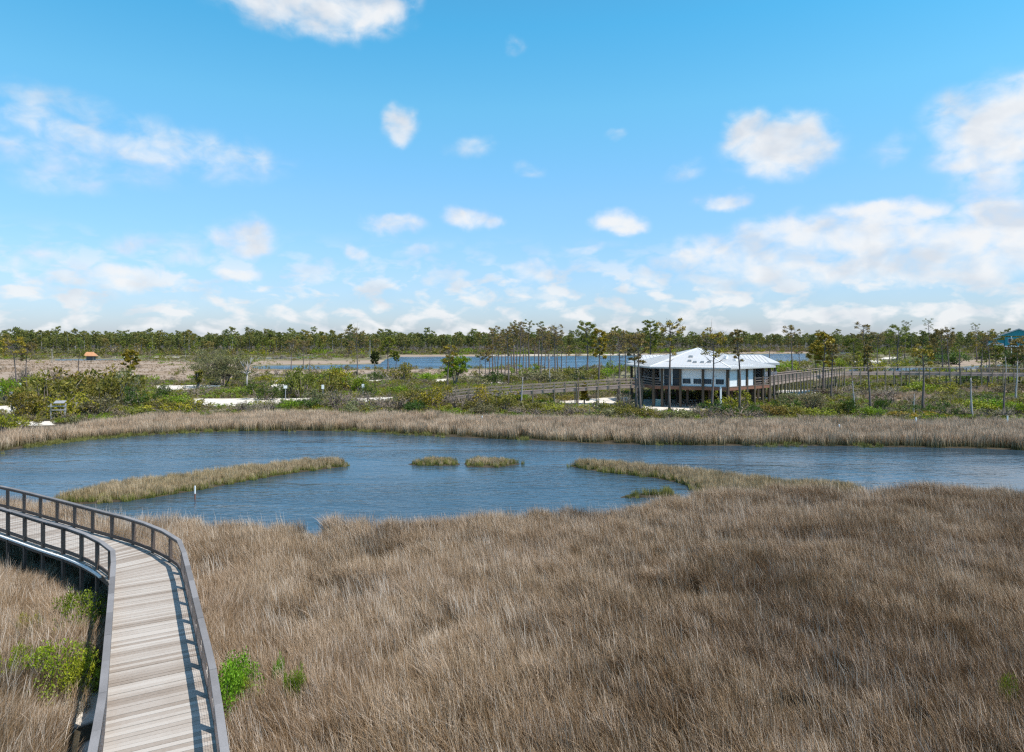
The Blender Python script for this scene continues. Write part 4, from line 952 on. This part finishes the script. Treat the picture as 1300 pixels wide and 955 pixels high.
# things under and beside the pavilion
def gp(px, by): d = F * 9.2 / (by - YH); return X(px, d), d
x, y = gp(837, 514); bx_ = empty('utility_box', (x, y, gx(x, y)), .1); tag(bx_, 'pale teal utility box on the sand under the pavilion', 'box')
MB().prism([(-.45, -.3), (.45, -.3), (.45, .3), (-.45, .3)], -.1, .85).build('cabinet', M['tealbox'], bx_); MB().box((0, 0, .89), (1.0, .72, .08)).build('lid', M['tealbox'], bx_)
for px, by, ty, lab, w in [(915, 522, 491, 'white square post standing before the right front wall of the pavilion', .2), (967, 513, 503, 'short white post in the scrub right of the pavilion', .16)]:
    x, y = gp(px, by); hh = Z(ty, y) - gx(x, y); o = empty('white_post', (x, y, gx(x, y))); tag(o, lab, 'post')
    MB().box((0, 0, hh / 2 - .1), (w, w, hh + .2)).build('shaft', M['trim'], o); MB().box((0, 0, hh + .03), (w + .06, w + .06, .06)).build('cap', M['trim'], o)

# ------------------------------------------------------------------ far buildings
th = empty('stilt_house', (X(1293, 330), 330, .2), -.6); th.scale = (.82, .82, 1); tag(th, 'teal house on stilts with pale gable roofs at the right edge', 'house')
zt = lambda py: Z(py, 330) - .2
MB().box((1.6, 0, (zt(439) + zt(428)) / 2), (16.4, 9, zt(428) - zt(439))).build('wall', M['teal'], th)
MB().prism([(-6.6, -4.7), (9.8, -4.7), (9.8, 4.5), (-6.6, 4.5)], zt(440.5), zt(439) - .01).build('deck', M['white'], th)
pk = zt(418.5); ev_ = zt(426.5)
gb = MB().add([(-9, -4.6, ev_), (9.8, -4.6, ev_), (0, -4.6, pk), (-9, 4.6, ev_), (9.8, 4.6, ev_), (0, 4.6, pk)], [(0, 1, 2), (5, 4, 3), (0, 2, 5, 3), (2, 1, 4, 5), (1, 0, 3, 4)]); gb.build('gable_wall', M['teal'], th)
for sx, ex in ((-1, -10.2), (1, 10.4)):
    MB().beam((ex, 0, ev_ - .2), (0, 0, pk + .25), 11, .5).build('roof', M['metal'], th)
lo_ = zt(432); hi_ = zt(427.5)
MB().add([(-15.2, -4.8, lo_), (-8.5, -4.8, hi_), (-8.5, 4.5, hi_), (-15.2, 4.5, lo_), (-15.2, -4.8, lo_ - .4), (-8.5, -4.8, hi_ - .4), (-8.5, 4.5, hi_ - .4), (-15.2, 4.5, lo_ - .4)], [(0, 1, 2, 3), (7, 6, 5, 4), (0, 4, 5, 1), (3, 2, 6, 7), (0, 3, 7, 4), (1, 5, 6, 2)]).build('porch_roof', M['metal'], th)
MB().box((-10.6, .4, (zt(439) + zt(432)) / 2), (8.0, 7.6, zt(432) - zt(439))).build('porch_wall', M['teal'], th)
MB().box((-11.2, -3.6, zt(437.4)), (8.2, .3, .9)).build('porch_rail', M['white'], th)
for x in (-14, -10, -6, -2, 2, 6, 9.5):
    for y in (-4.3, 4): MB().box((x, y, zt(440.5) / 2 - .3), (.45, .45, zt(440.5) + .6)).build('pile', M['post'], th)
for x in (-4.2, 0, 4.4):
    fr = MB().box((x, -4.56, zt(432.5)), (1.9, .14, 2.3)).build('window', M['white'], th); MB().box((x, -4.65, zt(432.5)), (1.6, .1, 2.0)).build('pane', M['glass'], fr)
fp = empty('flag_pole', (X(1284, 310), 310, .2)); tag(fp, 'pale flag pole in front of the teal stilt house', 'pole')
MB().tube([(0, 0, -.4), (0, 0, Z(427, 310) - .2)], [.14, .09], 8).build('shaft', M['trim'], fp); MB().box((0, 0, .2), (.7, .7, .5)).build('footing', M['white'], fp)
hu = empty('hut', (X(114.5, 322), 322, .1)); hu.scale = (.78, .78, .92); tag(hu, 'small open hut with orange roof at the far edge of the meadow', 'hut')
z1, z2 = Z(451.3, 322) - .1, Z(446, 322) - .1
MB().add([(-3.4, -2.4, z1), (3.4, -2.4, z1), (3.4, 2.4, z1), (-3.4, 2.4, z1), (-2.2, 0, z2), (2.0, 0, z2), (-3.4, -2.4, z1 - .2), (3.4, -2.4, z1 - .2), (3.4, 2.4, z1 - .2), (-3.4, 2.4, z1 - .2)], [(0, 1, 5, 4), (1, 2, 5), (2, 3, 4, 5), (3, 0, 4), (6, 7, 1, 0), (7, 8, 2, 1), (8, 9, 3, 2), (9, 6, 0, 3), (9, 8, 7, 6)]).build('roof', M['orange'], hu)
MB().box((.3, .3, (z1 - .2) / 2), (4.0, 2.6, z1 - .3)).build('wall', M['walk'], hu)
for x in (-3, 3):
    for y in (-2, 2): MB().box((x, y, (z1 - .2) / 2 - .2), (.2, .2, z1 + .1)).build('post', M['pile'], hu)

# ------------------------------------------------------------------ signs and stakes
def sign(px, by, ty, w, hpx, label, mt, lean=0.0, cat='sign'):
    x, y = gp(px, by); g0 = gx(x, y); h = Z(ty, y) - g0
    o = empty('sign_post', (x, y, g0)); o.rotation_euler = (0, lean, 0); tag(o, label, cat)
    MB().box((0, 0, h / 2 - .2), (.1, .1, h + .35)).build('post', M['pile'] if lean else M['grey'], o)
    hp_ = hpx * y / F; ww = w * y / F
    m = MB(); m.prism([(-ww / 2, -.1), (ww / 2, -.1), (ww / 2, -.05), (-ww / 2, -.05)], h - hp_, h + .05); m.build('panel', mt, o)
sign(362.5, 508, 490, 4.5, 3.2, 'first white sign plate from the left beside the dark olive bush', M['trim'])
sign(410, 506, 489, 3.2, 5, 'middle white sign plate, upright, before the green bushes', M['trim'])
sign(461, 503, 488, 3.2, 5, 'last white sign plate, right of the green bushes', M['trim'])
sign(14.5, 520, 498, 4, 6, 'grey sign plate on a thin post at the far left beside the sand', M['grey'])
sign(2, 505, 490.5, 6, 6, 'white box sign cut by the left edge among pines', M['trim'])
sign(28, 494, 486, 3.2, 7, 'leaning white sign plate behind the thin pine at far left', M['trim'], -.35)
x, y = gp(75, 529); o = empty('sign_stand', (x, y, gx(x, y)), .15); tag(o, 'weathered wooden sign frame with tilted grey panel before the olive thicket', 'sign stand')
for k in (-.9, .55): MB().beam((k, 0, -.3), (k + (.2 if k > 0 else 0), 0, 1.9), .14, .14).build('post', M['deadbark'], o)
for z in (1.15, 1.6): MB().box((-.2, -.09, z), (2.0, .05, .13)).build('crossbar', M['deadbark'], o)
MB().add([(-.5, -.35, 1.95), (.7, -.35, 1.95), (.7, .3, 2.2), (-.5, .3, 2.2), (-.5, -.35, 2.0), (.7, -.35, 2.0), (.7, .3, 2.25), (-.5, .3, 2.25)], [(3, 2, 1, 0), (4, 5, 6, 7), (0, 1, 5, 4), (1, 2, 6, 5), (2, 3, 7, 6), (3, 0, 4, 7)]).build('panel', M['grey'], o)
def stake(px, by, ty, label, z0, w=.09, red=False):
    d = (H - z0) * F / (by - YH); x = X(px, d); h = Z(ty, d) - z0
    o = empty('marker_stake', (x, d, z0)); tag(o, label, 'stake')
    MB().tube([(0, 0, -1.2 if z0 < .05 else -.3), (0, 0, h * .42)], w / 2, 8).build('shaft', M['rust'] if red else M['pile'], o); MB().tube([(0, 0, h * .42), (0, 0, h)], w / 2 + .003, 8).build('sleeve', M['trim'], o)
stake(247.5, 634, 617, 'white capped marker stake in the pond below the grass tongue', 0, .09, True)
stake(612, 540, 528, 'white stake in the pale bank grass below the left ramp', .05, .12)
stake(1065.5, 552, 539, 'left one of three white stakes in the right bank grass', .05, .14)
stake(1163, 545, 530, 'middle one of three white stakes in the right bank grass', .05, .16)
stake(1279, 544, 528, 'right one of three white stakes in the right bank grass', .05, .14)

# ------------------------------------------------------------------ sky with clouds, sun
EL = R(61); sun_h = Vector((.89, -.46)).normalized()
w = bpy.data.worlds.new('World'); bpy.context.scene.world = w; w.use_nodes = True
N, L = w.node_tree.nodes, w.node_tree.links; N.clear()
out = N.new('ShaderNodeOutputWorld'); bg = N.new('ShaderNodeBackground'); L.new(bg.outputs[0], out.inputs[0]); bg.inputs[1].default_value = .13
sky = N.new('ShaderNodeTexSky'); sky.sky_type = 'NISHITA'; sky.sun_disc = False; sky.sun_elevation = EL; sky.sun_rotation = math.atan2(sun_h.x, sun_h.y)
sky.air_density = 1.0; sky.dust_density = .6; sky.ozone_density = 2.0
tc = N.new('ShaderNodeTexCoord'); sx = N.new('ShaderNodeSeparateXYZ'); L.new(tc.outputs['Generated'], sx.inputs[0])
az = math_(N, L, 'ARCTAN2', sx.outputs[0], sx.outputs[1]); el = math_(N, L, 'ARCSINE', sx.outputs[2])
cv = N.new('ShaderNodeCombineXYZ'); L.new(az, cv.inputs[0]); L.new(el, cv.inputs[1])
P = cv.outputs[0]
wn = noise(N, L, 9, 5, P); wn2 = noise(N, L, 26, 5, P)
def vmath(op, a, b=None, sc=None):
    q = N.new('ShaderNodeVectorMath'); q.operation = op
    for i_, v_ in ((0, a), (1, b)):
        if v_ is None: continue
        if isinstance(v_, tuple): q.inputs[i_].default_value = v_
        else: L.new(v_, q.inputs[i_])
    if sc is not None: q.inputs['Scale'].default_value = sc
    return q.outputs[1] if op == 'LENGTH' else q.outputs[0]
wp = vmath('ADD', P, vmath('SCALE', vmath('SUBTRACT', wn.outputs[1], (.5, .5, .5)), sc=.045))
wp = vmath('ADD', wp, vmath('SCALE', vmath('SUBTRACT', wn2.outputs[1], (.5, .5, .5)), sc=.022))
def ang(px, py):
    u, v_ = (px - 650) / F, (YH - py) / F
    return math.atan(u), math.atan(v_ / math.sqrt(1 + u * u))
CLOUDS = [(400, 8, 140, 42, .95), (480, 0, 60, 35, .9), (508, 157, 33, 34, .85), (990, 188, 82, 48, 1.0), (955, 170, 45, 38, .9), (1272, 160, 85, 62, 1.0), (1250, 190, 60, 30, .8), (786, 283, 48, 24, 1.0), (740, 318, 40, 12, .4), (500, 288, 46, 18, .7), (590, 275, 40, 20, .8), (625, 280, 24, 14, .6), (310, 300, 60, 34, .75), (225, 315, 120, 24, .45), (305, 345, 40, 16, .95), (165, 353, 60, 22, .85), (1130, 270, 80, 26, 1.0), (1080, 300, 130, 40, .85), (1180, 315, 160, 46, .85), (1280, 275, 50, 34, .9), (1275, 235, 60, 40, .75), (870, 330, 60, 20, .8), (920, 256, 48, 14, .55), (452, 322, 22, 14, .7), (530, 322, 40, 14, .5), (670, 218, 28, 14, .35), (655, 65, 18, 14, .4), (90, 165, 180, 46, .47), (220, 192, 160, 40, .5), (300, 195, 90, 22, .45), (40, 180, 90, 34, .45), (110, 215, 130, 34, .36), (1000, 300, 110, 34, .7), (930, 345, 90, 26, .7), (560, 352, 50, 14, .6), (820, 352, 60, 18, .65), (400, 350, 40, 14, .55), (250, 365, 70, 14, .5), (90, 372, 70, 14, .5), (690, 372, 80, 14, .5), (60, 130, 110, 30, .35), (960, 320, 150, 34, .7), (1130, 345, 180, 34, .75), (60, 330, 90, 22, .5), (600, 190, 46, 22, .35), (785, 165, 18, 12, .35), (1130, 185, 40, 22, .35), (870, 218, 36, 20, .35), (1000, 350, 160, 30, .7), (680, 345, 40, 22, .7), (1240, 340, 90, 30, .8)]
den = None
for px, py, rx, ry, op in CLOUDS:
    a_, e_ = ang(px, py); u = vmath('MULTIPLY', vmath('SUBTRACT', wp, (a_, e_, 0)), (F / rx, F / ry, 0))
    mr = N.new('ShaderNodeMapRange'); mr.interpolation_type = 'SMOOTHSTEP'; L.new(vmath('LENGTH', u), mr.inputs[0])
    mr.inputs[1].default_value = 1.12; mr.inputs[2].default_value = .25; mr.inputs[3].default_value = 0; mr.inputs[4].default_value = op
    den = mr.outputs[0] if den is None else math_(N, L, 'MAXIMUM', den, mr.outputs[0])
f1 = noise(N, L, 24, 9, mapping(N, L, P, (1, 1.5, 1)), .3)
# distant rows of small cumulus low over the horizon
hb = noise(N, L, 22, 9, mapping(N, L, P, (1, 2.0, 1)), .25)
band = N.new('ShaderNodeMapRange'); band.interpolation_type = 'SMOOTHSTEP'; L.new(el, band.inputs[0]); band.inputs[1].default_value = .16; band.inputs[2].default_value = .055
band.inputs[3].default_value = 0; band.inputs[4].default_value = 1
hz = math_(N, L, 'MULTIPLY', band.outputs[0], math_(N, L, 'ADD', math_(N, L, 'MULTIPLY', math_(N, L, 'SUBTRACT', hb.outputs[0], .47, True), 6.5), .12, True))
pres = math_(N, L, 'MULTIPLY', den, 2.2, True)
ero = math_(N, L, 'MULTIPLY', math_(N, L, 'SUBTRACT', f1.outputs[0], .5), 1.7)
cl_ = N.new('ShaderNodeMapRange'); cl_.interpolation_type = 'SMOOTHSTEP'; L.new(math_(N, L, 'ADD', den, math_(N, L, 'MULTIPLY', ero, pres)), cl_.inputs[0])
cl_.inputs[1].default_value = .06; cl_.inputs[2].default_value = 1.12; cl_.inputs[3].default_value = 0; cl_.inputs[4].default_value = .95
dn = cl_.outputs[0]
dn = math_(N, L, 'MAXIMUM', dn, math_(N, L, 'MULTIPLY', hz, .85))
# light and grey parts of the clouds
f1a = noise(N, L, 13, 4, mapping(N, L, P, (1, 1.4, 1)), .3); f1b = noise(N, L, 13, 4, mapping(N, L, vmath('ADD', P, (.010, .022, 0)), (1, 1.4, 1)), .3)
em = math_(N, L, 'ADD', math_(N, L, 'MULTIPLY', math_(N, L, 'SUBTRACT', f1a.outputs[0], f1b.outputs[0]), 2.2), .6, True)
ccol = ramp(N, [(.2, (4.2, 4.45, 4.8)), (.75, (5.35, 5.42, 5.5))]); L.new(em, ccol.inputs[0])
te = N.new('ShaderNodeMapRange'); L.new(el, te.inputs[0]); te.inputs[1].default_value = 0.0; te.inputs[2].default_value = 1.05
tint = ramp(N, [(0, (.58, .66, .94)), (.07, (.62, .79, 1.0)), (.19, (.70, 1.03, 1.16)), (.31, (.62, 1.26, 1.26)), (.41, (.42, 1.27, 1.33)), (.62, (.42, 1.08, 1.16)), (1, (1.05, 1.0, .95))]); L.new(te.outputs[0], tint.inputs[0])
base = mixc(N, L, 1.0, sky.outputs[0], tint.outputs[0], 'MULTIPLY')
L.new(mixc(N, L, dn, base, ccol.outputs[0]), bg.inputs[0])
sl_ = bpy.data.lights.new('sun', 'SUN'); sl_.energy = 4.2; sl_.angle = R(.53); sl_.color = (1, .955, .89)
so = bpy.data.objects.new('sun', sl_); C.objects.link(so)
dirv = Vector((sun_h.x * math.cos(EL), sun_h.y * math.cos(EL), math.sin(EL)))
so.rotation_euler = dirv.to_track_quat('Z', 'Y').to_euler(); so.location = (0, 0, 60)

# ------------------------------------------------------------------ camera
cam = bpy.data.cameras.new('camera'); co = bpy.data.objects.new('camera', cam); C.objects.link(co)
cam.sensor_width = 36; cam.lens = 36 * F / 1300; cam.shift_y = -(477.5 - YH) / 1300
cam.clip_start = .2; cam.clip_end = 9000
co.location = (0, 0, H); co.rotation_euler = (R(90), 0, 0)
sc0 = bpy.context.scene; sc0.camera = co
vs = sc0.view_settings; vs.view_transform = 'Standard'; vs.look = 'None'; vs.exposure = .4; vs.gamma = 1; vs.use_curve_mapping = False
cy = sc0.cycles; cy.max_bounces = 6; cy.diffuse_bounces = 3; cy.transparent_max_bounces = 4; cy.use_denoising = False; cy.caustics_reflective = False; cy.caustics_refractive = False; cy.sample_clamp_indirect = 2.0; cy.filter_width = 1.3; cy.blur_glossy = .5
